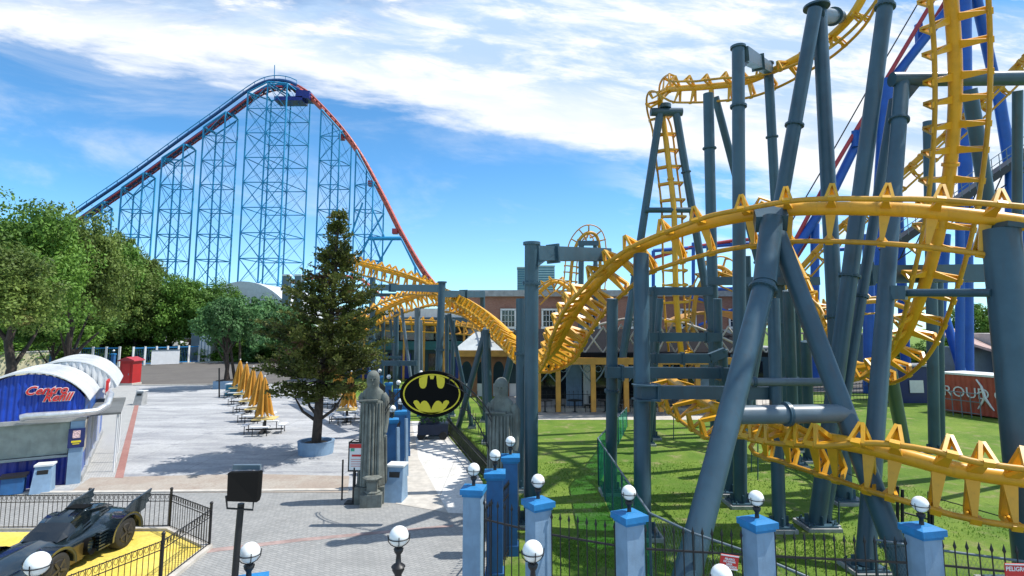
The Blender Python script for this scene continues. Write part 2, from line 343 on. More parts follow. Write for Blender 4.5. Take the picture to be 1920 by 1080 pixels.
# lawn tufts (countless)
mb = MB()
def blades(n, x0, x1, y0, y1, hgt):
    for _ in range(n):
        x = rnd.uniform(x0, x1); y = rnd.uniform(y0, y1)
        if noise.noise((x * .5, y * .5, 0)) < rnd.uniform(-.45, .15): continue
        h = hgt * rnd.uniform(.5, 1.3); a = rnd.uniform(0, 6.28); w = .012 + .008 * rnd.random(); dx, dy = math.cos(a) * w, math.sin(a) * w
        lx, ly = rnd.uniform(-.5, .5) * h, rnd.uniform(-.5, .5) * h
        mb.add([(x - dx, y - dy, 0), (x + dx, y + dy, 0), (x + lx, y + ly, h)], [(0, 1, 2)])
blades(30000, 1.0, 9.5, 9.9, 15.5, .045); blades(12000, .6, 14, 15.5, 24, .06)
o = obj('grass_tufts', mb, M_BLADE); tag(o, 'short green lawn grass growing under the coaster supports', 'grass', kind='stuff')
mb = MB()
for _ in range(2600):
    t = rnd.random(); a = G(838, 812).lerp(G(915, 905), t); x = a.x + rnd.uniform(.05, .7); y = a.y + rnd.uniform(-.2, .3); h = rnd.uniform(.15, .5); q = rnd.uniform(0, 6.28)
    mb.add([(x - .02 * math.cos(q), y - .02 * math.sin(q), 0), (x + .02 * math.cos(q), y + .02 * math.sin(q), 0), (x + rnd.uniform(-.15, .15), y + rnd.uniform(-.15, .15), h)], [(0, 1, 2)])
o = obj('weeds', mb, M_LEAF2); tag(o, 'tall weeds growing along the low iron fence beside the white path', 'weeds', kind='stuff')

# ------------------------------------------------------------------ coaster track
def catmull(pts, step=.22):
    out = []
    n = len(pts)
    for i in range(n - 1):
        p0, p1, p2, p3 = pts[max(i - 1, 0)], pts[i], pts[i + 1], pts[min(i + 2, n - 1)]
        L = (Vector(p2[:3]) - Vector(p1[:3])).length; k = max(2, int(L / step))
        for j in range(k):
            t = j / k; q = []
            for a, b, c, d in zip(p0, p1, p2, p3):
                q.append(.5 * (2 * b + (c - a) * t + (2 * a - 5 * b + 4 * c - d) * t * t + (3 * b - a - 3 * c + d) * t ** 3))
            out.append(q)
    out.append(list(pts[-1])); return out
def tie_mesh(gauge, hh, rs, m, simple=False):
    mb = MB(); k = gauge / 1.3
    for s in (-1, 1):
        e = Vector((0, s * (gauge / 2 + .13 * k), -.17 * k)); r = Vector((0, s * (gauge / 2 + .02), -hh))
        a = Vector((0, s * rs * .55, 0))
        mb.bar(a, e, .15 * k, .11 * k, Vector((0, 0, 1)), .12 * k, .09 * k)
        for q in (-1, 1): mb.bar(e + Vector((q * .02, s * .02, .03)), r + Vector((q * .13 * k, 0, 0)), .07 * k, .10 * k, Vector((0, s, 0)), .065 * k, .09 * k)
        if not simple:
            mb.bar(a + Vector((0, 0, -.10 * k)), r + Vector((0, -s * .03, .05)), .25 * k, .07 * k, Vector((0, 0, 1)), .08 * k, .06 * k)
            mb.box(r, (.18 * k, .12 * k, .12 * k))
    return mb.mesh('tie', m)
TRK = []
def track(name, label, ctrl, gauge=1.3, hh=.6, rs=.185, rr=.068, sp=1.15, m=M_YEL, m2=M_YEL2, simple=False, group='yellow coaster track runs', off=0.0):
    pts = []
    for (px, py, Y, nx, ny, nz) in ctrl:
        p = P(px, py, Y); pts.append((p.x, p.y, p.z, nx, ny, nz))
    sm = catmull(pts); base = Vector(sm[0][:3]); base.z = 0
    t = thing(name, label, 'coaster track', base, group)
    cen = [Vector(q[:3]) for q in sm]; fr = []
    for i, q in enumerate(sm):
        d = (cen[min(i + 1, len(cen) - 1)] - cen[max(i - 1, 0)]).normalized(); n = Vector(q[3:]); n = (n - d * n.dot(d)).normalized(); fr.append((d, n, d.cross(n)))
    mb = MB(); mb.path(cen, rs, 14); spo = obj('spine', mb, m, t)
    for s in (-1, 1):
        mb = MB(); mb.path([c + f[1] * hh + f[2] * s * gauge / 2 for c, f in zip(cen, fr)], rr, 8); obj('rail', mb, m2 or m, t)
    tm = tie_mesh(gauge, hh, rs, m, simple); acc = off; nt_ = 0
    for i in range(1, len(cen)):
        acc += (cen[i] - cen[i - 1]).length
        sq_ = sp(cen[i].y) if callable(sp) else sp
        if acc >= sq_ and nt_ < 100:
            acc -= sq_; nt_ += 1; d, n, b = fr[i]
            o = link('tie', tm, t); z = -n; y = z.cross(d)
            M = Matrix(((d.x, y.x, z.x), (d.y, y.y, z.y), (d.z, y.z, z.z))).to_4x4(); M.translation = cen[i] - base; o.matrix_basis = M
    # bolted joints on the spine
    mb = MB(); L = 0
    for i in range(1, len(cen) - 1):
        L += (cen[i] - cen[i - 1]).length
        if L > 7.5: L = 0; mb = MB(); mb.tube(cen[i] - fr[i][0] * .05, cen[i] + fr[i][0] * .05, rs * 1.28, seg=14); obj('spine_flange', mb, m, spo)
    return t
A1 = (0, -.77, -.64)
track('near_curve_track', 'big yellow banked curve crossing the photo just below its middle on the right', [
    (832, 556, 33, -.3, -.7, -.6), (862, 560, 32, -.4, -.5, -.7), (895, 578, 30, -.6, -.35, -.7), (930, 604, 28.3, -.6, -.4, -.7), (968, 640, 26.5, -.4, -.4, -.8), (1000, 664, 25, -.1, -.5, -.85), (1022, 668, 23.6, .3, -.6, -.7),
    (1042, 650, 22.2, .3, -.85, -.35), (1057, 620, 21.2, .25, -.95, -.15), (1078, 583, 20.3, .22, -.95, -.2), (1103, 548, 19.6, .22, -.93, -.28), (1147, 502, 18.5, .22, -.88, -.4), (1200, 462, 17.7, .2, -.78, -.58), (1300, 426, 16.6, .1, -.77, -.62),
    (1370, 409, 16.0, *A1), (1440, 398, 15.4, *A1), (1500, 392, 15.0, *A1), (1600, 391, 14.4, *A1), (1700, 394, 13.8, *A1), (1800, 403, 13.3, *A1), (1900, 415, 12.9, *A1), (2010, 434, 12.6, *A1)], sp=lambda y: 1.1 if y < 17.5 else (.80 if y < 19 else (.55 if y < 21 else .45)))
A2 = (0, -.9, -.42)
track('low_curve_track', 'low yellow track sweeping over the lawn behind the lamp pillars at lower right', [
    (1238, 697, 21.5, 0, -.3, -.95), (1264, 717, 20.0, 0, -.35, -.94), (1298, 741, 18.2, 0, -.45, -.9), (1341, 766, 16.4, 0, -.45, -.9), (1385, 787, 15.1, 0, -.55, -.83), (1430, 798, 14.6, 0, -.65, -.75), (1490, 812, 13.9, 0, -.76, -.65), (1560, 826, 13.15, 0, -.85, -.53), (1631, 840, 12.5, 0, -.9, -.45), (1705, 858, 12.05, *A2),
    (1790, 880, 11.7, *A2), (1890, 895, 11.4, *A2), (2010, 908, 11.2, *A2)], sp=lambda y: .6 if y < 14.5 else 1.0, rs=.165, rr=.06)
track('climbing_track', 'tall yellow ladder-like track dropping from the top right edge and curling at its foot', [
    (1768, -190, 13.9, -.42, -.9, -.1), (1775, -90, 14.5, -.42, -.9, -.1), (1783, 0, 15.1, -.42, -.9, -.1), (1790, 100, 15.8, -.42, -.9, -.1), (1791, 185, 16.3, -.40, -.9, -.05), (1785, 280, 16.9, -.36, -.9, 0), (1774, 363, 17.4, -.3, -.92, .05), (1757, 450, 18.0, -.25, -.95, .1), (1733, 535, 18.7, -.18, -.97, .12),
    (1706, 609, 19.6, -.1, -.98, .05), (1682, 650, 20.4, -.1, -.9, -.2), (1645, 682, 21.5, -.05, -.7, -.6), (1603, 684, 22.8, -.1, -.5, -.8), (1565, 640, 24.5, -.5, -.5, -.5), (1545, 604, 25.5, -.6, -.4, -.2), (1512, 532, 27, -.7, .4, 0), (1482, 470, 28, -.6, .6, 0), (1458, 415, 29.5, -.4, .8, 0), (1450, 380, 31, 0, .9, .2)], sp=.78)
VN = (.05, .98, 0)
track('vertical_loop_track', 'yellow track rising straight up through the grey A-frame then crossing the sky to the right', [
    (1290, 735, 39, 0, .4, -.9), (1283, 705, 37.5, 0, .8, -.5), (1276, 650, 36.6, *VN), (1268, 560, 36.2, *VN), (1265, 450, 36, *VN), (1263, 385, 36, *VN), (1253, 300, 36.2, *VN), (1245, 235, 36.4, 0, .98, .1), (1238, 195, 36.0, -.6, .6, .5), (1243, 172, 34.6, -.7, -.1, .7), (1275, 166, 32.6, -.1, -.75, -.4),
    (1322, 163, 31, 0, -.8, -.6), (1390, 155, 29.3, 0, -.8, -.6), (1440, 137, 28, .1, -.7, -.7), (1500, 106, 26.4, .3, -.5, -.8), (1550, 75, 25.2, .45, -.3, -.8), (1600, 25, 24, .6, -.2, -.75), (1632, -40, 23.2, .8, -.1, -.6), (1645, -110, 22.6, .9, 0, -.4)], sp=1.15)
D8 = (.25, -.5, -.8)
track('far_diagonal_track', 'yellow track slanting up to the right edge behind the tall ladder-like track', [
    (1400, 610, 40, 0, -.6, -.8), (1445, 566, 39, .1, -.6, -.8), (1500, 505, 38, *D8), (1560, 440, 37, *D8), (1640, 372, 36, *D8), (1700, 318, 35, *D8), (1780, 245, 34, *D8), (1860, 170, 33, *D8), (1930, 100, 32, *D8), (2010, 20, 31, *D8)], sp=1.3, m=M_YEL2)
track('small_flat_track', 'short level piece of yellow track seen between two grey posts on the right', [
    (1330, 505, 44, 0, -.6, -.8), (1390, 530, 43, 0, -.7, -.7), (1450, 560, 42, 0, -.7, -.7), (1530, 575, 41, 0, -.8, -.6), (1600, 568, 40, 0, -.85, -.5), (1660, 566, 40, 0, -.85, -.5), (1730, 590, 41, 0, -.8, -.6)], sp=1.2, m=M_YEL2, simple=True)
track('upper_left_track', 'yellow track coming out of the conifer top right, highest of the left runs', [
    (640, 482, 50, 0, -.85, -.5), (680, 496, 48, 0, -.85, -.5), (740, 512, 46, 0, -.85, -.5), (800, 530, 44, 0, -.8, -.6), (850, 556, 42, 0, -.7, -.7)], sp=.85)
track('arched_left_track', 'yellow humped track passing behind the grey post just right of the conifer', [
    (650, 625, 44, 0, -.9, -.4), (690, 596, 43, 0, -.9, -.4), (740, 570, 41, 0, -.9, -.4), (790, 552, 38, 0, -.85, -.5), (815, 548, 35.5, 0, -.8, -.6), (832, 556, 33, -.3, -.7, -.6)], sp=.8)
track('station_track', 'thin yellow track running level in front of the dark station', [
    (690, 603, 58, 0, -.9, -.4), (760, 606, 57, 0, -.9, -.4), (830, 608, 56, 0, -.9, -.4), (900, 612, 50, 0, -.8, -.6), (935, 625, 46, 0, -.8, -.6)], sp=1.2, simple=True, m=M_YEL2)
track('far_loop_track', 'small far yellow loop standing above the brick building', [
    (1066, 575, 62, 0, 1, 0), (1070, 520, 62, 0, 1, 0), (1074, 485, 62, -.1, 1, 0), (1083, 455, 62, -.3, .9, .2), (1100, 437, 62, 0, .8, .6), (1117, 441, 62.5, .3, .8, .4), (1124, 465, 63, .3, .9, 0), (1125, 510, 63.5, .2, .9, 0), (1122, 570, 64, 0, 1, 0)], sp=.9, simple=True, m=M_YEL2)
track('far_hump_track', 'low yellow hump of track rising over the brick roof below the far loop', [
    (1000, 560, 52, 0, -.8, -.5), (1022, 538, 52, 0, -.8, -.5), (1042, 528, 52, 0, -.7, -.6), (1062, 538, 53, 0, -.7, -.6), (1085, 560, 55, 0, -.7, -.6)], sp=.7, simple=True)
track('rear_vertical_track', 'dense yellow ladder track standing directly behind the A-frame', [
    (1300, 690, 44, .1, -.9, 0), (1300, 600, 44, .1, -.9, 0), (1310, 540, 44, .1, -.9, .1), (1345, 500, 44, .3, -.8, .2), (1390, 540, 45, .6, -.7, 0), (1400, 620, 46, .6, -.7, 0), (1395, 690, 46, .6, -.7, 0)], sp=1.0, simple=True, m=M_YEL2)

# ------------------------------------------------------------------ grey supports
def support(name, label, parts, group='grey steel coaster supports', m=M_STEEL, cat='support'):
    base = None
    for p in parts:
        if p[0] == 'c': base = p[2] if base is None else base
    if base is None: base = parts[0][1]
    base = Vector((base.x, base.y, 0)); t = thing(name, label, cat, base, group)
    for p in parts:
        if p[0] == 'c':      # column: top, foot, dia, flange fractions, footing?
            _, a, b, d, fl, ft = p
            mb = MB(); mb.tube(b, a, d / 2, seg=24); c = obj('column', mb, m, t)
            L = (a - b)
            for f in fl:
                mb = MB(); q = b + L * f; u = L.normalized()
                mb.tube(q - u * .035, q - u * .004, d / 2 * 1.32, seg=24); mb.tube(q + u * .004, q + u * .035, d / 2 * 1.32, seg=24)
                w = u.orthogonal().normalized()
                for k in range(12):
                    r = Matrix.Rotation(k * math.pi / 6, 3, u) @ w * d / 2 * 1.19; mb.tube(q + r - u * .06, q + r + u * .06, .018, seg=6)
                obj('flange', mb, m, c)
            if ft:
                mb = MB(); mb.box((b.x, b.y, .05), (d * 2.0, d * 2.0, .1)); obj('footing', mb, M_CONC, t)
                mb = MB(); mb.box((b.x, b.y, .125), (d * 1.7, d * 1.7, .045))
                for k in range(4):
                    a4 = k * math.pi / 2; mb.box((b.x + math.cos(a4) * d * .62, b.y + math.sin(a4) * d * .62, .25), (d * .24, .03, .24), a4)
                    for e in (-1, 1): mb.tube((b.x + math.cos(a4 + .785 + .15 * e) * d * .95, b.y + math.sin(a4 + .785 + .15 * e) * d * .95, .1), (b.x + math.cos(a4 + .785 + .15 * e) * d * .95, b.y + math.sin(a4 + .785 + .15 * e) * d * .95, .22), .022, seg=6)
                obj('base_plate', mb, m, t)
        elif p[0] == 'b':    # box beam a,b,w,h, flange fractions
            _, a, b, w, h, fl = p
            mb = MB(); mb.bar(a, b, w, h); c = obj('crossbeam', mb, m, t); u = (b - a)
            for f in fl:
                mb = MB(); q = a + u * f; v = u.normalized(); mb.bar(q - v * .04, q - v * .004, w * 1.5, h * 1.35); mb.bar(q + v * .004, q + v * .04, w * 1.5, h * 1.35)
                obj('beam_flange', mb, m, c)
        elif p[0] == 't':    # round crossbar
            _, a, b, d, fl = p[:5]
            mb = MB(); mb.tube(a, b, d / 2, seg=20); c = obj('crossbar', mb, p[5] if len(p) > 5 else m, t); u = (b - a)
            for f in fl:
                mb = MB(); q = a + u * f; v = u.normalized(); mb.tube(q - v * .045, q - v * .004, d * .66, seg=20); mb.tube(q + v * .004, q + v * .045, d * .66, seg=20)
                obj('crossbar_flange', mb, m, c)
        elif p[0] == 'g':    # gusset triangle
            _, a, b, c, th = p
            mb = MB(); o = Vector((0, th / 2, 0)); mb.add([a - o, b - o, c - o, a + o, b + o, c + o], [(0, 1, 2), (5, 4, 3), (0, 3, 4, 1), (1, 4, 5, 2), (2, 5, 3, 0)]); obj('gusset', mb, m, t)
        elif p[0] == 'h':    # cap on a head
            _, a, d = p
            mb = MB(); mb.tube(a - Vector((0, 0, .02)), a + Vector((0, 0, .06)), d * .62, seg=24); obj('cap', mb, m, t)
    return t
def C(x1, y1, Y1, x2, Y2, d, fl=(), ft=True): return ('c', P(x1, y1, Y1), B(x2, Y2 + .85, .1 if ft else 0), d, fl, ft)
def BB(x1, y1, Y1, x2, y2, Y2, w, h, fl=()): return ('b', P(x1, y1, Y1), P(x2, y2, Y2), w, h, fl)
def TT(x1, y1, Y1, x2, y2, Y2, d, fl=(), m=None): return ('t', P(x1, y1, Y1), P(x2, y2, Y2), d, fl) + ((m,) if m else ())
support('gantry_support', 'tall grey post with a horizontal box arm, right of the hooded statue', [C(997, 458, 15.8, 995, 15.8, .40, (.86,)), BB(1003, 475, 15.8, 1140, 478, 18.6, .30, .42, (.22,)), ('g', P(1008, 500, 15.8), P(1008, 458, 15.8), P(1040, 476, 16.3), .2), ('h', P(997, 458, 15.8), .40), ('c', P(977, 560, 20), B(977, 20, .1), .36, (.7,), True)])
support('round_support_post', 'grey post ending under the curve, just left of the thickest left-hand post', [C(1148, 560, 18.8, 1146, 18.8, .38, (.52,)), BB(1136, 698, 18.8, 1372, 700, 19.3, .30, .36, (.12, .9))])
support('round_support_post', 'thick grey post under the left side of the big curve with a long low beam', [C(1202, 478, 17.2, 1205, 14.9, .47, ()), BB(1198, 735, 15.9, 1445, 737, 16.9, .28, .36, (.12,)), BB(1188, 722, 15.9, 1235, 722, 15.9, .6, .03, ()), BB(1188, 749, 15.9, 1235, 749, 15.9, .6, .03, ())])
support('a_frame_support', 'grey A-frame straddling the vertical yellow track', [C(1237, 214, 36, 1152, 36, .5, (.45,)), C(1268, 214, 36, 1362, 36, .5, (.8, .4)), TT(1220, 210, 36, 1279, 210, 36, .55, ()), TT(1209, 394, 36, 1299, 394, 36, .36, ()), TT(1247, 203, 36, 1247, 196, 36, .8, ())])
support('tall_support_post', 'grey post with side brace below the level top run of track', [C(1328, 176, 28.5, 1342, 28.5, .54, (.835, .3)), C(1341, 182, 30.5, 1500, 33, .42, (.5,))])
support('tall_support_post', 'slender grey post high above the curve with a short arm at its head', [C(1384, 90, 18.5, 1388, 17.5, .42, (.86, .3)), BB(1394, 102, 18.6, 1440, 128, 27, .35, .5, (.5,)), ('h', P(1384, 90, 18.5), .42), ('g', P(1392, 130, 18.5), P(1392, 95, 18.5), P(1412, 110, 20), .15)])
support('tall_support_post', 'grey post behind the slender one, its head under the rising top track', [C(1440, 120, 27.5, 1478, 28, .46, (.80, .3)), ('h', P(1440, 120, 27.5), .46)])
support('twin_leg_support', 'two grey legs meeting in a capped head left of the steep leaning post', [C(1528, 18, 19.8, 1368, 18.8, .50, (.74, .4)), C(1536, 14, 20.2, 1583, 17.9, .50, (.33,)), TT(1530, 28, 20, 1573, 32, 24.2, .6, (.7,)), ('h', P(1531, 14, 20), .75)])
support('giant_y_support', 'massive grey leaning pipe support nearest the camera, below the middle of the curve', [('c', P(1447, 412, 15.0), P(1434, 531, 14.3), .58, (), False), ('c', P(1434, 531, 14.3), B(1262, 11.0, .1), .53, (.975,), True), ('c', P(1458, 440, 15.0), B(1716, 12.0, .1), .46, (.12,), True), TT(1365, 778, 13.0, 1592, 775, 13.3, .42, (.48,), M_STEEL2), ('b', P(1440, 396, 15.5), P(1447, 420, 15.0), .8, .5, ())])
support('steep_leaning_post', 'long grey leaning post leaving the top edge between twin legs and portal', [C(1669, -60, 17.0, 1532, 15.6, .46, (.92, .41)), C(1676, 188, 17.5, 1546, 15.7, .30, (.5,))])
support('portal_support', 'grey portal frame with a round top beam crossing behind the ladder-like track', [C(1691, 156, 16.6, 1622, 12.75, .42, (.9,)), TT(1672, 149, 16.6, 1990, 146, 16.6, .44, ()), ('g', P(1700, 190, 16.6), P(1700, 160, 16.6), P(1722, 163, 16.6), .12), TT(1690, 549, 14.9, 1860, 549, 12.9, .20, ()), BB(1672, 548, 14.95, 1700, 549, 14.7, .25, .36, ()), C(1908, 170, 17, 1905, 20, .28, ())])
support('thick_end_post', 'thickest grey post at the right edge carrying the end of the big curve', [C(1876, 432, 13.0, 1945, 11.6, .74, ()), ('b', P(1862, 424, 13.0), P(1892, 428, 13.0), .8, .12, ())])
support('leaning_back_leg', 'grey leg leaning right behind the ladder-like track, under the portal beam', [C(1817, 168, 20, 1935, 22, .50, (.6,))])
support('heavy_box_beam_support', 'dark grey box beam across the foot of the ladder-like track with its own post', [BB(1597, 515, 19, 1880, 512, 19, .5, .58, (.1,)), C(1741, 228, 25, 1752, 25, .46, (.7,)), C(1760, 520, 26, 1764, 26, .36, ())])
support('short_support_post', 'grey post under the lowest turn of the ladder-like track', [C(1668, 695, 22, 1697, 25, .50, ())])
support('short_support_post', 'grey post rising behind the leaning pipe support left of the lower crossbar', [C(1450, 560, 17, 1461, 15.4, .36, (.4,)), TT(1403, 716, 16.5, 1540, 716, 16.6, .23, (.08,), M_STEEL2)])
support('short_support_post', 'middle post of three slim grey posts seen inside the leaning Y support', [C(1478, 545, 22, 1490, 22.5, .42, (.5,)), C(1494, 560, 24, 1503, 25, .25, ())])
support('short_support_post', 'right-hand of the slim grey posts inside the leaning Y support', [C(1511, 640, 23, 1519, 23.2, .40, ())])
support('rear_gantry', 'grey portal with two level beams behind the vertical yellow track', [BB(1215, 546, 28, 1335, 546, 28, .3, .40, (.1,)), BB(1325, 527, 28, 1535, 527, 28, .3, .40, (.6,)), C(1225, 546, 28, 1222, 28, .4, (.5,)), C(1400, 480, 30, 1412, 30, .4, (.5,))])
support('rear_gantry', 'grey beam on a post before the vertical yellow track, upper low beam', [BB(1215, 632, 26, 1352, 632, 26, .3, .40, (.15, .8)), C(1345, 560, 26, 1350, 26, .4, ()), C(1238, 560, 26.5, 1215, 26.5, .32, ())])
support('rear_gantry', 'grey beam with kinked bracket at its right end, middle low beam', [BB(1218, 672, 22.5, 1330, 672, 22.5, .3, .36, (.1, .55)), ('b', P(1330, 672, 22.5), P(1360, 660, 22.5), .3, .36, ()), C(1355, 655, 22.5, 1362, 22.5, .36, ())])
support('left_portal_support', 'grey post beside the conifer with long level beam to the right', [C(699, 520, 42, 697, 42, .42, (.5,)), BB(700, 539, 42, 826, 541, 31, .35, .42, (.35,)), BB(700, 553, 44, 790, 553, 44, .3, .25, ())])
support('left_portal_support', 'grey portal whose arched beam spans the yellow track left of the brick building', [C(829, 530, 29.5, 818, 28.5, .38, (.55,)), BB(829, 551, 29.5, 905, 552, 33, .35, .36, (.5,)), C(904, 545, 33, 910, 33, .30, (.7,)), ('h', P(829, 530, 29.5), .4)])
support('crossed_leg_support', 'pair of grey legs crossing behind the oval bat sign', [C(911, 617, 27, 857, 29.5, .30, ()), C(912, 617, 27, 918, 27, .38, ()), C(842, 588, 30, 885, 31, .22, ())])
support('left_slim_post', 'slim grey post leaning left against the tall gantry', [C(971, 618, 27, 922, 28, .36, ())])
support('left_slim_post', 'grey post and pale slanted brace under the humped left track', [C(783, 577, 38, 781, 38, .40, ()), ('c', P(753, 578, 40), B(777, 40, .1), .22, (), True), C(789, 600, 40, 792, 40, .20, ())], m=M_STEEL2)
support('left_slim_post', 'dark grey twin posts between the conifer and the pale slanted brace', [C(743, 584, 41, 741, 41, .40, ()), C(719, 590, 43, 716, 43, .26, ()), C(731, 592, 44, 746, 44, .22, ()), BB(698, 681, 38, 782, 681, 38, .3, .32, (.2, .6)), BB(698, 670, 40, 752, 670, 40, .2, .18, ())])
support('left_slim_post', 'short grey posts just right of the capped portal post', [C(838, 590, 33, 838, 33, .26, ()), C(850, 600, 35, 846, 35, .25, ())])
support('far_loop_support', 'grey frame inside the small far yellow loop', [C(1090, 455, 61, 1088, 61, .6, ()), BB(1084, 456, 61, 1122, 456, 61, .5, .5, ()), C(1116, 460, 62, 1120, 62, .5, ())])

# ------------------------------------------------------------------ blue and red coaster behind, right
t = thing('blue_coaster_hill', 'dark red rails on thick blue pipe supports rising behind the yellow ladder-like track', 'coaster track', B(1640, 52))
mb = MB(); a0, a1 = P(1400, 600, 54), P(1800, -90, 50)
mb.path([P(1380, 620, 55), P(1440, 530, 54.5), P(1494, 445, 54), P(1566, 310, 53), P(1661, 150, 52), P(1747, 5, 51), P(1800, -85, 50)], .20, 8); obj('rail', mb, M_RED, t)
mb = MB(); mb.path([p + Vector((1.6, 1.2, -.2)) for p in (P(1380, 620, 55), P(1440, 530, 54.5), P(1494, 445, 54), P(1566, 310, 53), P(1661, 150, 52), P(1747, 5, 51), P(1800, -85, 50))], .20, 8); obj('rail', mb, M_RED, t)
mb = MB(); mb.path([P(1470, 440, 54), P(1552, 300, 53), P(1640, 145, 52), P(1722, 5, 51), P(1770, -80, 50)], .06, 6); obj('handrail_cable', mb, M_BLACK, t)
mb = MB(); mb.path([P(1430, 575, 54), P(1490, 470, 54), P(1564, 355, 53.4), P(1618, 245, 53), P(1683, 137, 52), P(1753, 48, 51), P(1840, -60, 50)], .42, 12); obj('spine', mb, M_BLUE, t)
for (x1, y1, x2, y2) in ((1604, 245, 1604, 275), (1722, 45, 1724, 85), (1545, 345, 1545, 395), (1662, 150, 1664, 190)):
    mb = MB(); mb.bar(P(x1, y1, 52.5), P(x2, y2, 52.6), .5, .5); obj('bracket', mb, M_BLUE, t)
for (x1, y1, Y1, x2, Y2, d) in ((1664, 150, 52, 1632, 52, 1.3), (1672, 165, 52, 1700, 58, .9), (1808, -40, 50, 1812, 50, 1.1), (1822, -40, 50, 1990, 60, .9), (1868, 150, 48, 1960, 50, .9), (1528, 420, 54, 1528, 54, .8), (1772, 440, 45, 1752, 45, .8), (1770, 585, 46, 1818, 44, .62), (1628, 440, 48, 1630, 48, .9), (1913, 300, 44, 1916, 44, .9)):
    mb = MB(); mb.tube(B(x2, Y2), P(x1, y1, Y1), d / 2, seg=16); obj('column', mb, M_BLUE, t)
for (x1, y1, x2, y2, Y, d) in ((1225, 545, 1420, 540, 62, .4), (1225, 470, 1420, 455, 62, .4), (1310, 560, 1420, 610, 62, .3), (1310, 610, 1420, 560, 62, .3), (1540, 470, 1640, 462, 50, .4), (1300, 455, 1300, 640, 62, .4), (1420, 440, 1420, 640, 62, .4), (1225, 470, 1225, 640, 62, .4)):
    mb = MB(); mb.tube(P(x1, y1, Y), P(x2, y2, Y), d / 2, seg=8); obj('brace', mb, M_BLUE, t)
mb = MB(); mb.path([P(1210, 488, 62), P(1290, 465, 62), P(1370, 452, 62), P(1440, 446, 61)], .2, 8); obj('rail', mb, M_RED, t)
t = thing('catwalk', 'dark sloping maintenance catwalk with thin handrails at the right edge', 'catwalk', B(1800, 42))
mb = MB(); mb.bar(P(1660, 470, 42), P(1960, 262, 42), 1.2, .5); obj('deck', mb, M_BLACK, t)
mb = MB()
for k in range(22):
    q = P(1660, 470, 41.4).lerp(P(1960, 262, 41.4), k / 21); mb.tube(q, q + Vector((0, 0, 1.3)), .03, seg=5)
for h_ in (.7, 1.3): mb.tube(P(1660, 470, 41.4) + Vector((0, 0, h_)), P(1960, 262, 41.4) + Vector((0, 0, h_)), .03, seg=5)
obj('handrail', mb, M_STEEL2, t)
mb = MB()
for k in range(12):
    q0 = P(1660, 470, 42).lerp(P(1960, 262, 42), k / 12); q1 = P(1660, 470, 42).lerp(P(1960, 262, 42), (k + 1) / 12)
    mb.tube(q0 - Vector((0, 0, 1.3)), q1, .05, seg=5); mb.tube(q0 - Vector((0, 0, 1.3)), q1 - Vector((0, 0, 1.3)), .05, seg=5)
obj('truss', mb, M_BLACK, t)
mb = MB(); mb.tube(B(1800, 42), P(1800, 385, 42), .3); mb.tube(B(1895, 42), P(1893, 318, 42), .3); obj('leg', mb, M_BLUE, t)

# ------------------------------------------------------------------ lift hill, far left
t = thing('blue_lift_hill', 'huge far coaster hill on blue lattice towers with a red drop on its right', 'roller coaster', B(480, 140))
YL = 140
hill = [(60, 468), (155, 400), (250, 335), (350, 262), (420, 212), (472, 174), (494, 161), (512, 155), (532, 154), (552, 158), (573, 169), (590, 183), (640, 236), (680, 292), (718, 362), (752, 430), (785, 488), (812, 526), (850, 566), (900, 596)]
pl = [P(x, y, YL) - Vector((0, 0, 1.0)) for x, y in hill]
sm = [Vector(q) for q in catmull([tuple(p) for p in pl], 1.5)]
ipk = min(range(len(sm)), key=lambda i: -sm[i].z); kk = [i for i in range(len(sm)) if sm[i].x <= sm[ipk].x + 7.5][-1]
M_NAVS = mat('navy_steel_paint', (.012, .07, .22), .5)
mb = MB(); mb.path([p - Vector((0, 0, .1)) for p in sm[:kk]], .62, 8); obj('lift_spine', mb, M_NAVS, t)
mb = MB(); mb.path(sm[kk - 1:], .62, 8); obj('drop_spine', mb, M_REDF, t)
for dy in (-1, 1):
    mb = MB(); mb.path([p + Vector((0, dy, -.7)) for p in sm[:kk - 3]], .22, 6); obj('lift_rail', mb, MATS['dark_red_steel_paint'], t)
    mb = MB(); mb.path([p + Vector((0, dy, .9)) for p in sm[kk - 3:]], .22, 6); obj('rail', mb, M_REDF, t)
    mb = MB(); mb.path([p + Vector((-.2, dy * 1.9, .7)) for p in sm[:kk]], .38, 6); obj('walkway', mb, M_NAVS if dy < 0 else M_CYAN, t)
    mb = MB(); mb.path([p + Vector((-.2, dy * 1.9, 1.9)) for p in sm[:kk]], .12, 5)
    for i in range(0, kk, 2): mb.tube(sm[i] + Vector((-.2, dy * 1.9, .7)), sm[i] + Vector((-.2, dy * 1.9, 1.9)), .07, seg=4)
    obj('handrail', mb, M_CYAN, t)
mb = MB()
for i in range(0, len(sm), 1): o_ = -.8 if i < kk else .8; mb.bar(sm[i] + Vector((0, -1.1, o_)), sm[i] + Vector((0, 1.1, o_)), .4, .3)
obj('crossties', mb, mat('maroon_steel_paint', (.10, .02, .03), .6), t)
mb = MB(); mb.tube(P(514, 158, YL), P(515, 122, YL), .12, seg=5); obj('antenna', mb, M_CYAN, t)
mb = MB(); mb.bar(P(520, 190, YL), P(572, 190, YL), 4, 1.1); mb.bar(P(560, 180, YL), P(585, 183, YL), 4, 2); obj('platform', mb, M_NAVY, t)
def hillz(x):
    for i in range(len(sm) - 1):
        if sm[i].x <= x <= sm[i + 1].x: return sm[i].z
    return 10
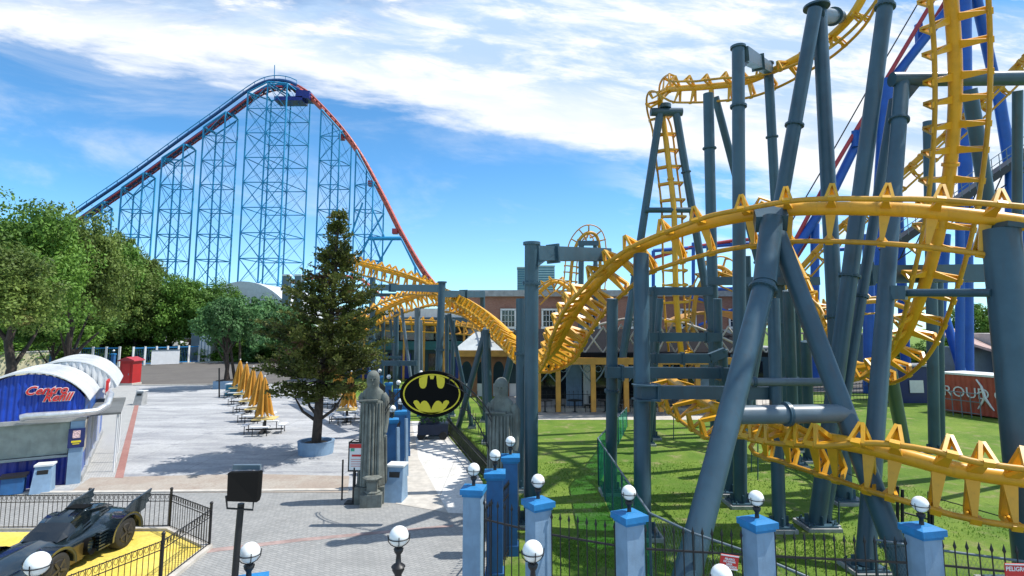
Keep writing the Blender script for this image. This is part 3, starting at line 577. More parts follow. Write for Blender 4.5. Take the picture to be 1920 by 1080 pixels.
def lattice(x0, x1, bays=1, top0=None, slopes=True):
    a, b = P(x0, 520, YL), P(x1, 520, YL); Wd = b.x - a.x; th = R(32); sx_, sy_ = Wd * .58 / bays, Wd * .30
    mb = MB(); legs = []
    n = bays + 1
    wp = x1 - x0
    for k in range(n): legs.append(Vector((P(x0 + k * wp * .62 / bays, 520, YL - sy_).x, YL - sy_, 0)))
    for k in range(n): legs.append(Vector((P(x0 + wp * .38 + k * wp * .62 / bays, 520, YL + sy_).x, YL + sy_, 0)))
    zt = [hillz(l.x) - 1.0 for l in legs]
    if top0: zt = [min(z, top0) for z in zt]
    for l, z in zip(legs, zt): mb.tube(l, l + Vector((0, 0, z)), .21, seg=6)
    edges = [(k, k + 1) for k in range(n - 1)] + [(n + k, n + k + 1) for k in range(n - 1)] + [(0, n), (n - 1, 2 * n - 1)]
    if bays > 1: edges.append((1, n + 1))
    dz = 6.3; z = dz * .5
    while z < max(zt):
        for i, j in edges:
            zz = min(z, zt[i], zt[j])
            if zz == z: mb.tube(legs[i] + Vector((0, 0, z)), legs[j] + Vector((0, 0, z)), .13, seg=5)
            za, zb = min(z + dz, zt[i]), min(z + dz, zt[j])
            if z < zt[i] and z < zt[j]:
                mb.tube(legs[i] + Vector((0, 0, z)), legs[j] + Vector((0, 0, zb)), .10 if (i < n and j < n) else .05, seg=4); mb.tube(legs[j] + Vector((0, 0, z)), legs[i] + Vector((0, 0, za)), .10 if (i < n and j < n) else .05, seg=4)
        z += dz
    for i, j in edges: mb.tube(legs[i] + Vector((0, 0, zt[i])), legs[j] + Vector((0, 0, zt[j])), .2, seg=5)
    for l, z in zip(legs, zt):  # head beams to the track
        q = Vector((l.x, YL, min(hillz(l.x) - .5, z + .6))); mb.tube(l + Vector((0, 0, z)), q, .2, seg=5)
    obj('support_tower', mb, M_CYAN, t)
for x0, x1, b in ((95, 135, 1), (150, 200, 1), (215, 278, 1), (288, 352, 1), (364, 430, 1), (446, 568, 2), (590, 651, 1), (660, 716, 1)): lattice(x0, x1, b)
mb = MB()
for (x1, y1, x2, y2, r) in ((690, 447, 752, 447, .5), (752, 447, 790, 520, .25), (690, 450, 655, 520, .3), (700, 450, 725, 520, .25), (735, 450, 690, 525, .25), (680, 380, 655, 450, .25), (778, 497, 780, 560, .25), (800, 520, 800, 560, .25), (778, 520, 800, 545, .2), (752, 447, 778, 500, .25), (720, 400, 690, 447, .22), (700, 395, 722, 447, .22)):
    mb.tube(P(x1, y1, YL - 2), P(x2, y2, YL - 2), r, seg=6)
obj('drop_trestle', mb, M_CYAN, t)
mb = MB()
for i in range(kk, len(sm) - 6, 9): mb.box(sm[i] - Vector((.8, 0, .8)), (1.3, 1.6, 1.3))
obj('rail_bracket', mb, M_RED, t)
mb = MB(); mb.path([P(540, 530, 130), P(580, 522, 130), P(630, 514, 130), P(680, 525, 130), P(720, 560, 130)], .35, 7); obj('return_track', mb, M_REDF, t)

# ------------------------------------------------------------------ trees
def crown_mesh(name, seed, rx, rz, nclump, nleaf, ls, m, flat=.8):
    r = random.Random(seed); mb = MB(); V = []; F = []
    for c in range(nclump):
        while True:
            d = Vector((r.gauss(0, 1), r.gauss(0, 1), r.gauss(0, 1))).normalized()
            if d.z > -.75: break
        k = r.uniform(.45, 1.0) ** .6 * r.uniform(.68, 1.28)
        cc = Vector((d.x * rx * k, d.y * rx * k, d.z * rz * k)); cr = rx * r.uniform(.10, .27)
        for l in range(nleaf):
            e = Vector((r.gauss(0, 1), r.gauss(0, 1), r.gauss(0, 1))).normalized(); p = cc + Vector((e.x, e.y, e.z * flat)) * cr * r.uniform(.5, 1.1)
            a = (e + Vector((r.uniform(-.9, .9), r.uniform(-.9, .9), r.uniform(-.4, 1.1)))).normalized(); u = a.orthogonal().normalized(); u = Matrix.Rotation(r.uniform(0, 6.28), 3, a) @ u; w = a.cross(u)
            s = ls * r.uniform(.6, 1.4); o = len(V)
            V += [tuple(p - u * s), tuple(p + w * s * .55), tuple(p + u * s), tuple(p - w * s * .55)]; F.append((o, o + 1, o + 2, o + 3))
    me = bpy.data.meshes.new(name); me.from_pydata(V, [], F); me.materials.append(m); me.update(); return me
CR = [crown_mesh('crown', 11, 1, .85, 190, 95, .042, M_LEAF), crown_mesh('crown', 12, 1, .8, 190, 95, .042, M_LEAF2), crown_mesh('crown', 13, 1, .75, 170, 90, .045, M_LEAF3),
      crown_mesh('crown', 14, 1, .9, 330, 110, .030, M_LEAF), crown_mesh('crown', 15, 1, .85, 330, 110, .030, M_LEAF2)]
def trunk_mesh(seed, h):
    r = random.Random(seed); mb = MB()
    pts = [Vector((0, 0, 0))]; n = 6
    for i in range(1, n + 1): pts.append(Vector((r.uniform(-.12, .12) * i * .5, r.uniform(-.12, .12) * i * .5, h * i / n)))
    mb.path(pts, [.2 * (1 - .6 * i / n) for i in range(n + 1)], 9)
    for k in range(9):
        b0 = pts[r.randint(2, n - 1)]; a = r.uniform(0, 6.28); L = h * r.uniform(.25, .5)
        q = [b0, b0 + Vector((math.cos(a) * L * .5, math.sin(a) * L * .5, L * .45)), b0 + Vector((math.cos(a) * L, math.sin(a) * L, L * r.uniform(.7, 1.0)))]
        mb.path(q, [.08, .055, .025], 6)
    return mb.mesh('trunk', M_TRUNK)
TK = [trunk_mesh(1, 3.2), trunk_mesh(2, 3.6), trunk_mesh(3, 3.0)]
ti = 0
def tree(label, px, ytop, Y, rpx, ybot, cr, group='broadleaf trees round the plaza', name='leafy_tree', lean=0.0, sq=1.0):
    global ti; ti += 1
    top = P(px, ytop, Y); rad = rpx / FPX * Y; bot = P(px, ybot, Y).z; rz = (top.z - bot) / 2
    loc = Vector((top.x, Y, 0)); t = thing(name, label, 'tree', loc, group)
    c = link('crown', CR[cr], t); c.location = (lean, 0, bot + rz * .97); c.scale = (rad * .9, rad * .9 * sq, rz / .85 * .82); c.rotation_euler = (0, 0, ti * 1.7)
    k = link('trunk', TK[ti % 3], t); s = (bot + rz) / 3.2; k.scale = (s * .55, s * .55, s * .9); k.rotation_euler = (0, 0, ti * 2.3); return t
for a in (
    ('largest leafy tree filling the upper left corner of the greenery', 48, 366, 34, 120, 640, 3),
    ('leafy tree at the left edge with a bare dark trunk behind the kiosk', -28, 440, 25, 120, 650, 4),
    ('olive leafy tree just right of the largest one', 150, 388, 42, 95, 640, 4),
    ('leafy tree above the blue and white fence, right of the olive one', 205, 435, 90, 75, 665, 3),
    ('thin airy tree standing against the left end of the blue hill', 222, 425, 97, 42, 560, 1),
    ('thin airy tree poking up in front of the second lattice tower', 275, 470, 99, 38, 570, 1),
    ('brownish leafy tree above the red booth', 262, 500, 92, 72, 668, 4),
    ('dark green leafy tree right of the red booth', 330, 508, 95, 72, 655, 3),
    ('leafy tree below the tall middle tower', 385, 520, 96, 68, 650, 3),
    ('leafy tree over the small planter with slim trunks', 434, 540, 52, 56, 668, 2),
    ('blue-green leafy tree left of the conifer', 478, 537, 93, 78, 680, 2),
    ('leafy tree half hidden behind the left side of the conifer', 528, 556, 90, 64, 690, 2),
    ('low bushy tree over the pale wall behind the kiosk', 110, 560, 50, 85, 668, 0)):
    tree(*a)
for px, Y, rp, yt, lab in ((150, 96, 75, 600, 'behind the left blue fence above the kiosk roof'), (230, 98, 75, 600, 'directly behind the red booth'), (300, 118, 80, 600, 'over the white barrier'), (370, 120, 75, 596, 'behind the louvred kiosk'), (60, 78, 110, 590, 'above the pale yellow wall'), (-30, 66, 110, 590, 'cut by the left edge behind the wall'), (440, 115, 80, 596, 'behind the slim planter trunks'), (520, 112, 80, 600, 'behind the left side of the conifer')):
    tree('dark shrubby shaded tree ' + lab, px, yt, Y, rp, 690, 3, 'dark trees behind the back fence', 'shrubby_tree')
for k, (px, Y, rp, lab) in enumerate(((105, 90, 60, 'left end of the hedge over the kiosk roofs'), (190, 91, 60, 'hedge shrub left of the red booth'), (275, 93, 60, 'hedge shrub behind the white-posted fence right of the booth'), (350, 95, 60, 'hedge shrub behind the white barrier'), (425, 93, 55, 'hedge shrub between louvred kiosk and slim trunks'), (500, 95, 60, 'hedge shrub at the right end by the conifer'), (20, 72, 80, 'hedge shrub behind the pale yellow wall'))):
    tree('dark leafy ' + lab, px, 642, Y, rp, 698, 0, 'hedge shrubs behind the back fence', 'hedge_shrub')
for px, yt, Y, rp, yb, lab in ((1822, 560, 78, 42, 660, 'round tree seen right of the blue pipes, above the pink roof'), (1700, 640, 90, 60, 700, 'low tree behind the foot of the ladder-like track'), (1130, 600, 110, 70, 650, 'tree behind the dark pavilion hall'), (1560, 640, 95, 70, 705, 'low tree far behind the leaning Y support'),
                       (925, 546, 130, 28, 600, 'small treetop over the brick roof edge'), (1440, 640, 100, 60, 705, 'dark low tree behind the slim grey posts'), (1890, 600, 100, 60, 700, 'tree behind the thickest post'), (1780, 620, 85, 45, 700, 'low tree left of the round one at the right')):
    tree(lab, px, yt, Y, rp, yb, 0, 'trees far behind the coaster')

# conifer in the round planter
base = G(592, 850); base.z = 0
t = thing('conifer_tree', 'tall dark conifer growing in the round blue planter', 'tree', base)
top = P(636, 396, 23.4); tp = [base + Vector((0, 0, .3)), base + Vector((.05, 0, 1.6)), base + Vector((.12, 0, 3.2)), base.lerp(top, .6) + Vector((.1, 0, 0)), top]
tpz = [Vector(q) for q in catmull([tuple(p) for p in tp], .4)]
mb = MB(); mb.path(tpz, [max(.02, .22 * (1 - i / len(tpz)) ** .8) for i in range(len(tpz))], 10)
fol_v, fol_f = [], []
def tuft(p, d, L, r, rr):
    n = int(17 * L / .3)
    for _ in range(n):
        q = p + d * L * rr.random() + Vector((rr.gauss(0, r), rr.gauss(0, r), rr.gauss(0, r * .7)))
        a = (d * 1.1 + Vector((rr.gauss(0, .7), rr.gauss(0, .7), rr.gauss(.25, .5)))).normalized(); w = a.orthogonal().normalized(); w = Matrix.Rotation(rr.uniform(0, 6.28), 3, a) @ w
        s = rr.uniform(.08, .17); o = len(fol_v); fol_v.extend([tuple(q), tuple(q + a * s * .5 + w * s * .32), tuple(q + a * s), tuple(q + a * s * .5 - w * s * .32)]); fol_f.append((o, o + 1, o + 2, o + 3))
rr = random.Random(5); H = top.z
prof = [(2.4, .7), (3.0, 1.65), (3.8, 2.25), (5.0, 2.1), (6.0, 1.85), (6.8, 1.55), (7.4, 1.05), (8.2, .82), (9.2, .45), (9.9, .22), (10.6, .06)]
def prad(z):
    for (a, r1), (b, r2) in zip(prof, prof[1:]):
        if a <= z <= b: return r1 + (r2 - r1) * (z - a) / (b - a)
    return .05 if z > 9 else 1.0
def tcen(z):
    for a, b in zip(tpz, tpz[1:]):
        if a.z <= z <= b.z: return a.lerp(b, (z - a.z) / max(1e-6, b.z - a.z))
    return tpz[-1]
for k in range(400):
    z = 2.45 + (H - 2.6) * (1 - (1 - rr.random()) ** .85); c = tcen(z); a = rr.uniform(0, 6.28); L = prad(z) * rr.choice((rr.uniform(.45, .95), rr.uniform(.8, 1.3)))
    if math.cos(a) < 0 and z < 6: L *= 1.12
    up = (.55 if z > 6 else .25) * rr.uniform(.2, 1.1) - (.25 if z < 3.2 else 0)
    d = Vector((math.cos(a), math.sin(a), up)).normalized(); e = c + d * L
    mid = c + d * L * .55 - Vector((0, 0, L * .07)); mb.path([c, mid, e], [.035 * (1 - z / 16), .022, .008], 5)
    steps = max(3, int(L / .20))
    for s in range(steps):
        f = .28 + .72 * (s + .5) / steps; q = (c.lerp(mid, f / .55) if f < .55 else mid.lerp(e, (f - .55) / .45))
        side = d.cross(Vector((0, 0, 1))).normalized() * rr.choice((-1, 1)); dd = (d * .8 + side * rr.uniform(.1, .8) + Vector((0, 0, rr.uniform(-.1, .45)))).normalized()
        tuft(q, dd, rr.uniform(.2, .42) * (1.0 if z < 7 else .75), .065, rr)
for (a, z0, z1) in ((3.5, 1.35, 2.5), (.3, 1.4, 2.6), (2.4, 1.6, 2.6)):
    c = tcen(z0); e = tcen(z1) + Vector((math.cos(a) * 1.1, math.sin(a) * .8, 0)); mb.path([c, c.lerp(e, .5) + Vector((math.cos(a) * .15, 0, -.1)), e], [.08, .06, .03], 7)
obj('trunk', mb, M_TRUNK, t)
me = bpy.data.meshes.new('foliage'); bl = base; me.from_pydata([(v[0] - bl.x, v[1] - bl.y, v[2] - bl.z) for v in fol_v], [], fol_f); me.materials.append(M_NEED); link('foliage', me, t)
t = thing('round_planter', 'round pale blue concrete planter holding the conifer', 'planter', base)
mb = MB(); mb.lathe(base, [(.74, 0), (.78, .48), (.80, .56), (.66, .56), (.62, .42)], 40, smooth=False); obj('tub', mb, M_PIL, t)
mb = MB(); mb.lathe(base + Vector((0, 0, .43)), [(.61, 0), (.5, .04), (.2, .07), (.01, .08)], 24); obj('soil', mb, M_SOIL, t)
b2 = G(432, 728); t = thing('tree_planter', 'low grey-blue planter box round the slim trunks beside the asphalt', 'planter', b2)
mb = MB(); mb.box(b2 + Vector((0, 0, .35)), (2.3, 1.8, .7)); obj('tub', mb, M_PIL, t); mb = MB(); mb.box(b2 + Vector((0, 0, .72)), (2.0, 1.5, .08)); obj('soil', mb, M_SOIL, t)
for i, (x, tx) in enumerate(((428, 420), (440, 432), (452, 450))):
    mb = MB(); a = G(x, 727) + Vector((0, 0, .6)); mb.path([a, P(x - 3, 690, a.y), P(tx, 650, a.y), P(tx - 5, 610, a.y)], [.16, .14, .10, .06], 8)
    o = obj('slim_tree', mb, M_TRUNK); tag(o, ['leftmost', 'middle', 'rightmost'][i] + ' of the three slim dark trunks rising from the grey-blue planter box', 'tree', 'slim trunks in the planter box')

# ------------------------------------------------------------------ kiosk
KO = Vector((-15.6, 20.95, 0)); ku = Vector((-.84, -.54, 0)).normalized(); kv = Vector((-.54, .84, 0)).normalized()
def K(u, v, z): return KO + ku * u + kv * v + Vector((0, 0, z))
t = thing('kiosk', 'blue refill kiosk with white barrel roofs and closed grey shutter', 'kiosk', KO)
def kbox(u0, u1, v0, v1, z0, z1):
    mb = MB(); mb.add([K(u, v, z) for z in (z0, z1) for v in (v0, v1) for u in (u0, u1)], [(0, 2, 3, 1), (4, 5, 7, 6), (0, 1, 5, 4), (2, 6, 7, 3), (0, 4, 6, 2), (1, 3, 7, 5)]); return mb
def corr(u0, u1, v, z0, z1f, n=60):
    mb = MB(); vs = []
    for i in range(n * 2 + 1):
        u = u0 + (u1 - u0) * i / (n * 2); d = .03 if (i // 2) % 2 else 0; vs += [K(u, v - d, z0), K(u, v - d, z1f(u))]
    mb.add(vs, [(2 * i, 2 * i + 2, 2 * i + 3, 2 * i + 1) for i in range(n * 2)]); return mb
def arch(u, c=1.65, hw=1.65, zb=2.95, zt=3.95):
    R_ = (hw * hw + (zt - zb) ** 2) / (2 * (zt - zb)); return zt - R_ + math.sqrt(max(0, R_ * R_ - (u - c) ** 2))
obj('side_wall', kbox(.02, .12, 0.05, 11, 0, 2.98), mat('sun_brightened_cobalt_sheet', (.01, .10, .42), .35, 0, .2, 2), t)  # sunlit wall: the sun is put into a brighter blue than the other walls
obj('side_wall', kbox(3.2, 3.3, 0.05, 11, 0, 2.98), M_NAVY, t)
obj('back_wall', kbox(.1, 3.2, 10.9, 11, 0, 2.9), M_NAVY, t)
obj('lower_front', corr(.12, 3.2, 0, 0, lambda u: .98, 24), M_NAVY, t)
obj('gable', corr(.05, 3.25, -.02, 2.34, lambda u: arch(u) - .03, 36), mat('cobalt_corrugated_sheet', (.006, .045, .36), .35, 0, .2, 2), t)
sh = MB()
for i in range(30): sh.add([K(.42, .06, 1.06 + i * .038), K(3.2, .06, 1.06 + i * .038), K(3.2, .02, 1.079 + i * .038), K(.42, .02, 1.079 + i * .038), K(3.2, .06, 1.098 + i * .038), K(.42, .06, 1.098 + i * .038)], [(0, 1, 2, 3), (3, 2, 4, 5)])
obj('shutter', sh, mat('grey_roller_shutter', (.50, .54, .50), .5, .1, .1, 3, dirt=.3), t)
obj('counter_ledge', kbox(.35, 3.3, -.14, .05, .98, 1.05), M_STEEL2, t)
obj('fascia', kbox(-.05, 3.35, -.12, .02, 2.2, 2.34), M_CONC, t)
obj('corner_pillar', kbox(-.02, .38, -.16, .1, 0, 2.2), M_PIL, t)
obj('plinth', kbox(-.06, .02, .1, 11, 0, .22), M_CONC, t)
obj('side_window', kbox(-.01, .03, .4, 1.6, 1.0, 2.1), mat('beige_panel', (.38, .36, .30), .6), t)
obj('side_window', kbox(-.01, .03, 2.4, 5.2, 1.0, 2.1), M_GLASSD, t)
for v in (2.0, 3.6, 5.4, 7.4): obj('window_post', kbox(-.08, 0, v, v + .12, .22, 2.25), M_WHITE, t)
def vault(u0, u1, v0, v1, zb, zt, name):
    mb = MB(); n = 24; vs = []; c = (u0 + u1) / 2; hw = (u1 - u0) / 2; nv = 8
    for j in range(nv + 1):
        v = v0 + (v1 - v0) * j / nv
        for k, off in ((0, 0), (1, -.05)):
            for i in range(n + 1):
                u = u0 + (u1 - u0) * i / n; z = arch(u, c, hw, zb, zt); vs.append(K(u, v, z + off))
    m1 = n + 1; fs = []
    for j in range(nv):
        for i in range(n):
            a = j * 2 * m1 + i; b = (j + 1) * 2 * m1 + i; fs += [(a, a + 1, b + 1, b), (a + m1, b + m1, b + m1 + 1, a + m1 + 1)]
        a = j * 2 * m1; b = (j + 1) * 2 * m1; fs += [(a, b, b + m1, a + m1), (a + n, a + n + m1, b + n + m1, b + n)]
    for j in (0, nv):
        for i in range(n): a = j * 2 * m1 + i; fs.append((a, a + m1, a + m1 + 1, a + 1))
    mb.add(vs, fs, False); o = obj(name, mb, M_ROOFW, t)
    mb = MB()
    for j in range(1, nv * 2):
        v = v0 + (v1 - v0) * j / (nv * 2); mb.path([K(u0 + (u1 - u0) * i / n, v, arch(u0 + (u1 - u0) * i / n, c, hw, zb, zt) + .012) for i in range(n + 1)], .012, 4)
    obj('roof_seam', mb, M_ROOFW, t)
vault(-.12, 3.42, -.15, 4.6, 2.95, 4.02, 'barrel_roof'); vault(-.75, 2.9, 4.7, 11.2, 2.95, 4.15, 'barrel_roof')
obj('rear_gable', corr(-.7, 2.85, 4.75, 2.9, lambda u: arch(u, 1.07, 1.82, 2.9, 4.08), 30), M_ROOFW, t)
obj('awning', kbox(-1.05, 0, 1.0, 6.5, 2.20, 2.28), mat('weathered_grey_awning', (.13, .14, .14), .7, 0, .15, 2, dirt=.4), t)
mb = MB(); mb.path([K(1.75, -.30, 2.46), K(1.6, -.32, 2.5), K(.2, -.34, 2.5), K(-.35, -.2, 2.52), K(-.62, .25, 2.65), K(-.68, .8, 3.0), K(-.5, 1.6, 3.05)], .125, 14); obj('duct', mb, M_SILV, t)
for v in (1.2, 3, 5): mb = MB(); mb.tube(K(-.95, v, 0), K(-.95, v, 2.2), .03, seg=8); obj('awning_post', mb, M_WHITE, t)
def kplace(me, name, u, v, z, par, facing='front', sc=1.0):
    o = link(name, me, par)
    X = -ku if facing == 'front' else kv; N = -kv if facing == 'front' else -ku; Zv = Vector((0, 0, 1))
    Mx = Matrix(((X.x, Zv.x, N.x), (X.y, Zv.y, N.y), (X.z, Zv.z, N.z))).to_4x4() @ Matrix.Scale(sc, 4); Mx.translation = K(u, v, z) - KO; o.matrix_basis = Mx; return o
s = obj('shop_sign', kbox(1.1, 1.14, -.06, -.05, 3.2, 3.21), M_SIGNW, t)
for txt, uu, zz in (('Centro', 1.16, 3.34), ('Refill', .84, 3.08)):
    kplace(smart_text(txt, .40, M_SIGNW, .02, .024, .35), 'letter_outline', uu, -.09, zz, t); kplace(smart_text(txt, .40, M_SIGNR, .03, .006, .35), 'lettering', uu, -.125, zz, t)
obj('side_sign', kbox(-.58, -.50, 1.0, 2.1, 3.0, 3.5), M_SIGNR, t)
kplace(smart_text('Refill', .36, M_SIGNW, .01, .004, .35), 'side_lettering', -.60, 1.55, 3.25, t, 'side')
t2 = thing('menu_poster', 'dark blue poster on the kiosk corner pillar', 'poster', K(.1, -.18, 1.3))
obj('board', kbox(-.06, .42, -.21, -.17, 1.28, 1.95), mat('navy_poster', (.01, .02, .12), .4), t2)
obj('picture', kbox(.07, .29, -.222, -.213, 1.62, 1.88), mat('pale_poster_picture', (.65, .45, .45), .5, 0, .4, 25), t2)
obj('caption', kbox(.04, .32, -.222, -.213, 1.46, 1.53), M_SIGNY, t2); obj('caption', kbox(.08, .28, -.222, -.213, 1.40, 1.43), M_SIGNY, t2)
def bin_(name, label, loc, w, h, rz, m, lean=.15, group=None, cat='bin'):
    t = thing(name, label, cat, loc, group, rz)
    mb = MB(); x, y = w / 2, w / 2
    mb.add([(-x, -y * 1.3, 0), (x, -y * 1.3, 0), (x, y, 0), (-x, y, 0), (-x * .85, -y * .4, h), (x * .85, -y * .4, h), (x * .85, y, h), (-x * .85, y, h)], [(3, 2, 1, 0), (4, 5, 6, 7), (0, 1, 5, 4), (1, 2, 6, 5), (2, 3, 7, 6), (3, 0, 4, 7)])
    link('body', mb.mesh('body', m), t); mb = MB(); mb.box((0, y * .3, h + .03), (w * .95, w * .9, .06)); link('rim', mb.mesh('rim', M_WHITE), t)
    mb = MB(); mb.box((0, -y * .62, h * .78), (w * .55, .04, h * .16)); link('opening', mb.mesh('opening', M_BLACK), t); return t
bin_('waste_bin', 'grey-blue tapered waste bin in front of the kiosk shutter', K(.95, -.65, 0), .55, .85, R(25), M_PIL)
bin_('waste_bin', 'grey concrete waste bin alone on the plaza near the red strip', G(263, 759), .6, .95, 0, M_CONC)
bin_('waste_bin', 'blue tapered waste bin at the foot of the fence right of the left statue', G(742, 936), .62, 1.05, R(-6), M_PIL)
t = thing('crate', 'dark blue crate at the foot of the kiosk wall', 'crate', K(1.75, -.45, 0)); mb = kbox(1.45, 2.05, -.7, -.2, .02, .55); obj('body', mb, M_PILD, t); obj('lid', kbox(1.4, 2.1, -.75, -.15, .55, .62), M_BLACK, t)

# red booth and back fences
b0 = G(234, 723); t = thing('red_booth', 'narrow red booth with a small pitched roof at the edge of the asphalt', 'booth', b0)
mb = MB(); mb.box(b0 + Vector((0, .8, 1.3)), (1.45, 1.5, 2.6)); obj('body', mb, M_REDP, t); t.scale = (.85, .85, .88)
mb = MB(); mb.prism([(-.95, 2.6), (.95, 2.6), (.9, 2.72), (0, 3.05), (-.9, 2.72)], lambda p: b0 + Vector((p[0], -.15, p[1])), lambda p: b0 + Vector((p[0], 1.75, p[1]))); obj('roof', mb, M_RED, t)
mb = MB(); mb.box(b0 + Vector((0, .03, 1.25)), (.9, .05, 2.2)); obj('door', mb, M_SIGNR, t); mb = MB(); mb.box(b0 + Vector((0, .8, .12)), (1.6, 1.65, .24)); obj('plinth', mb, M_KERB, t)
mb = MB(); mb.box(b0 + Vector((.32, -.02, 1.2)), (.06, .06, .2)); obj('handle', mb, M_STEEL2, t)
def panel_fence(name, label, a, b, h, n, mp, mr, group=None, infill=M_PILD):
    t = thing(name, label, 'fence', a, group); d = (b - a); L = d.length; u = d.normalized()
    for k in range(n + 1):
        q = a + d * k / n; mb = MB(); mb.box(q + Vector((0, 0, h / 2 + .1)), (.24, .24, h + .2), math.atan2(u.y, u.x)); obj('post', mb, mp, t)
    mb = MB(); mb.bar(a + Vector((0, 0, h)), b + Vector((0, 0, h)), .12, .14); mb.bar(a + Vector((0, 0, .25)), b + Vector((0, 0, .25)), .12, .14); obj('rail', mb, mr, t)
    mb = MB(); m_ = int(L / .22)
    for k in range(m_):
        q = a + d * (k + .5) / m_; mb.tube(q + Vector((0, 0, .2)), q + Vector((0, 0, h)), .02, seg=4)
    obj('bars', mb, infill, t); return t
panel_fence('blue_fence', 'blue fence with white posts behind the kiosk roof', G(95, 690), G(222, 688), 2.6, 5, M_WHITE, M_CAP)
panel_fence('blue_fence', 'blue fence with white posts along the far edge of the asphalt', G(248, 686), G(372, 680), 2.5, 6, M_WHITE, M_CAP)
t = thing('pale_wall', 'pale yellow wall behind the kiosk at the left edge', 'wall', G(-60, 705)); mb = MB(); a, b = G(-80, 712), G(95, 700); mb.bar(a + Vector((0, 0, 1.3)), b + Vector((0, 0, 1.3)), .3, 2.6); obj('wall_face', mb, mat('cream_plaster', (.50, .46, .30), .85, 0, .2, 1, dirt=.4), t)
mb = MB(); mb.bar(a + Vector((0, 0, 2.66)), b + Vector((0, 0, 2.66)), .45, .12); obj('coping', mb, M_KERB, t)
t = thing('white_barrier', 'white panel barrier standing in front of the far blue fence', 'barrier', G(312, 683)); mb = MB(); a, b = G(285, 685), G(338, 683); mb.bar(a + Vector((0, -.3, 1.1)), b + Vector((0, -.3, 1.1)), .1, 2.0); obj('panel', mb, M_SIGNW, t); mb = MB(); mb.bar(a + Vector((0, -.3, 2.15)), b + Vector((0, -.3, 2.15)), .2, .1); obj('top_rail', mb, M_STEEL2, t)
b0 = G(378, 679); t = thing('service_tower', 'narrow white and grey louvred kiosk beyond the asphalt', 'kiosk', b0)
mb = MB(); mb.box(b0 + Vector((-1.2, 1, 2.2)), (1.3, 2, 4.4)); obj('grey_side', mb, M_STEEL2, t); mb = MB(); mb.box(b0 + Vector((.35, 1, 2.15)), (1.8, 1.9, 4.3)); obj('body', mb, M_WHITE, t)
mb = MB(); [mb.box(b0 + Vector((-.2 + .55 * k, .0, 2.15)), (.08, .1, 4.0)) for k in range(3)]; obj('louvre', mb, M_PIL, t); mb = MB(); mb.box(b0 + Vector((-.2, 1, 4.5)), (3.4, 2.3, .2)); obj('roof', mb, M_STEEL2, t)
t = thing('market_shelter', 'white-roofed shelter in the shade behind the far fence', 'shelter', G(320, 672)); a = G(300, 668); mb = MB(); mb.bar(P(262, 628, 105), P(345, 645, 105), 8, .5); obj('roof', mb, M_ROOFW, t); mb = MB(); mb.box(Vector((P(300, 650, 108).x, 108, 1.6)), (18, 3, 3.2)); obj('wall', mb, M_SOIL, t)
mb = MB(); mb.tube(G(262, 660), P(262, 628, 105), .1); mb.tube(G(345, 660), P(345, 645, 105), .1); obj('post', mb, M_WHITE, t)

# pale dome and twin grey towers far off
t = thing('white_tent_hall', 'large white curved tent roof beyond the trees, left of the conifer', 'tent', B(480, 120))
mb = MB(); n = 20; a, b = P(385, 560, 120), P(590, 560, 120); vs = []
for j in range(6):
    for i in range(n + 1):
        f = i / n; x = a.x + (b.x - a.x) * f; vs.append((x, 112 + j * 6, a.z * 0 + 4 + (P(480, 533, 120).z - 4) * max(.02, math.sin(math.pi * f)) ** .55))
mb.add(vs, [(j * (n + 1) + i, j * (n + 1) + i + 1, (j + 1) * (n + 1) + i + 1, (j + 1) * (n + 1) + i) for j in range(5) for i in range(n)], True); mb.add(vs[:n + 1], [tuple(range(n + 1))]); obj('roof', mb, M_ROOFW, t)
mb = MB(); mb.box(((a.x + b.x) / 2, 127, 2), (b.x - a.x, 30, 4)); obj('wall', mb, M_WHITE, t)
for i, x in enumerate((539, 561)):
    t = thing('grey_tower', ['left', 'right'][i] + ' one of the two small square grey towers beside the conifer', 'tower', B(x, 100), 'square grey towers'); mb = MB(); q = P(x, 518, 100); mb.box((q.x, 100, q.z / 2), (1.15, 1.2, q.z)); obj('shaft', mb, M_STEEL2, t); mb = MB(); mb.box((q.x, 100, q.z + .15), (1.3, 1.4, .3)); obj('cap', mb, M_WHITE, t)

# ------------------------------------------------------------------ tables and closed parasols
def make_table():
    t = thing('picnic_table', 'x', 'table', (0, 0, 0), 'square yellow picnic tables on the plaza')
    mb = MB(); mb.box((0, 0, .76), (1.1, 1.1, .05)); link('table_top', mb.mesh('table_top', M_TABY), t)
    mb = MB(); mb.tube((0, 0, 0), (0, 0, .73), .07); mb.box((0, 0, .02), (.5, .5, .04)); mb.bar((-.95, 0, .2), (.95, 0, .2), .07, .07); mb.bar((0, -.95, .2), (0, .95, .2), .07, .07); link('frame', mb.mesh('frame', M_BLACK), t)
    for k in range(4):
        a = k * math.pi / 2; x, y = math.cos(a) * .92, math.sin(a) * .92; mb = MB(); mb.box((x, y, .46), (.32, .9, .05), a); s = link('seat', mb.mesh('seat', M_SIGNW), t)
        mb = MB()
        for e in (-.35, .35): mb.tube((x - math.sin(a) * e, y + math.cos(a) * e, 0), (x - math.sin(a) * e, y + math.cos(a) * e, .44), .025, seg=6)
        link('seat_leg', mb.mesh('seat_leg', M_BLACK), t)
    return t
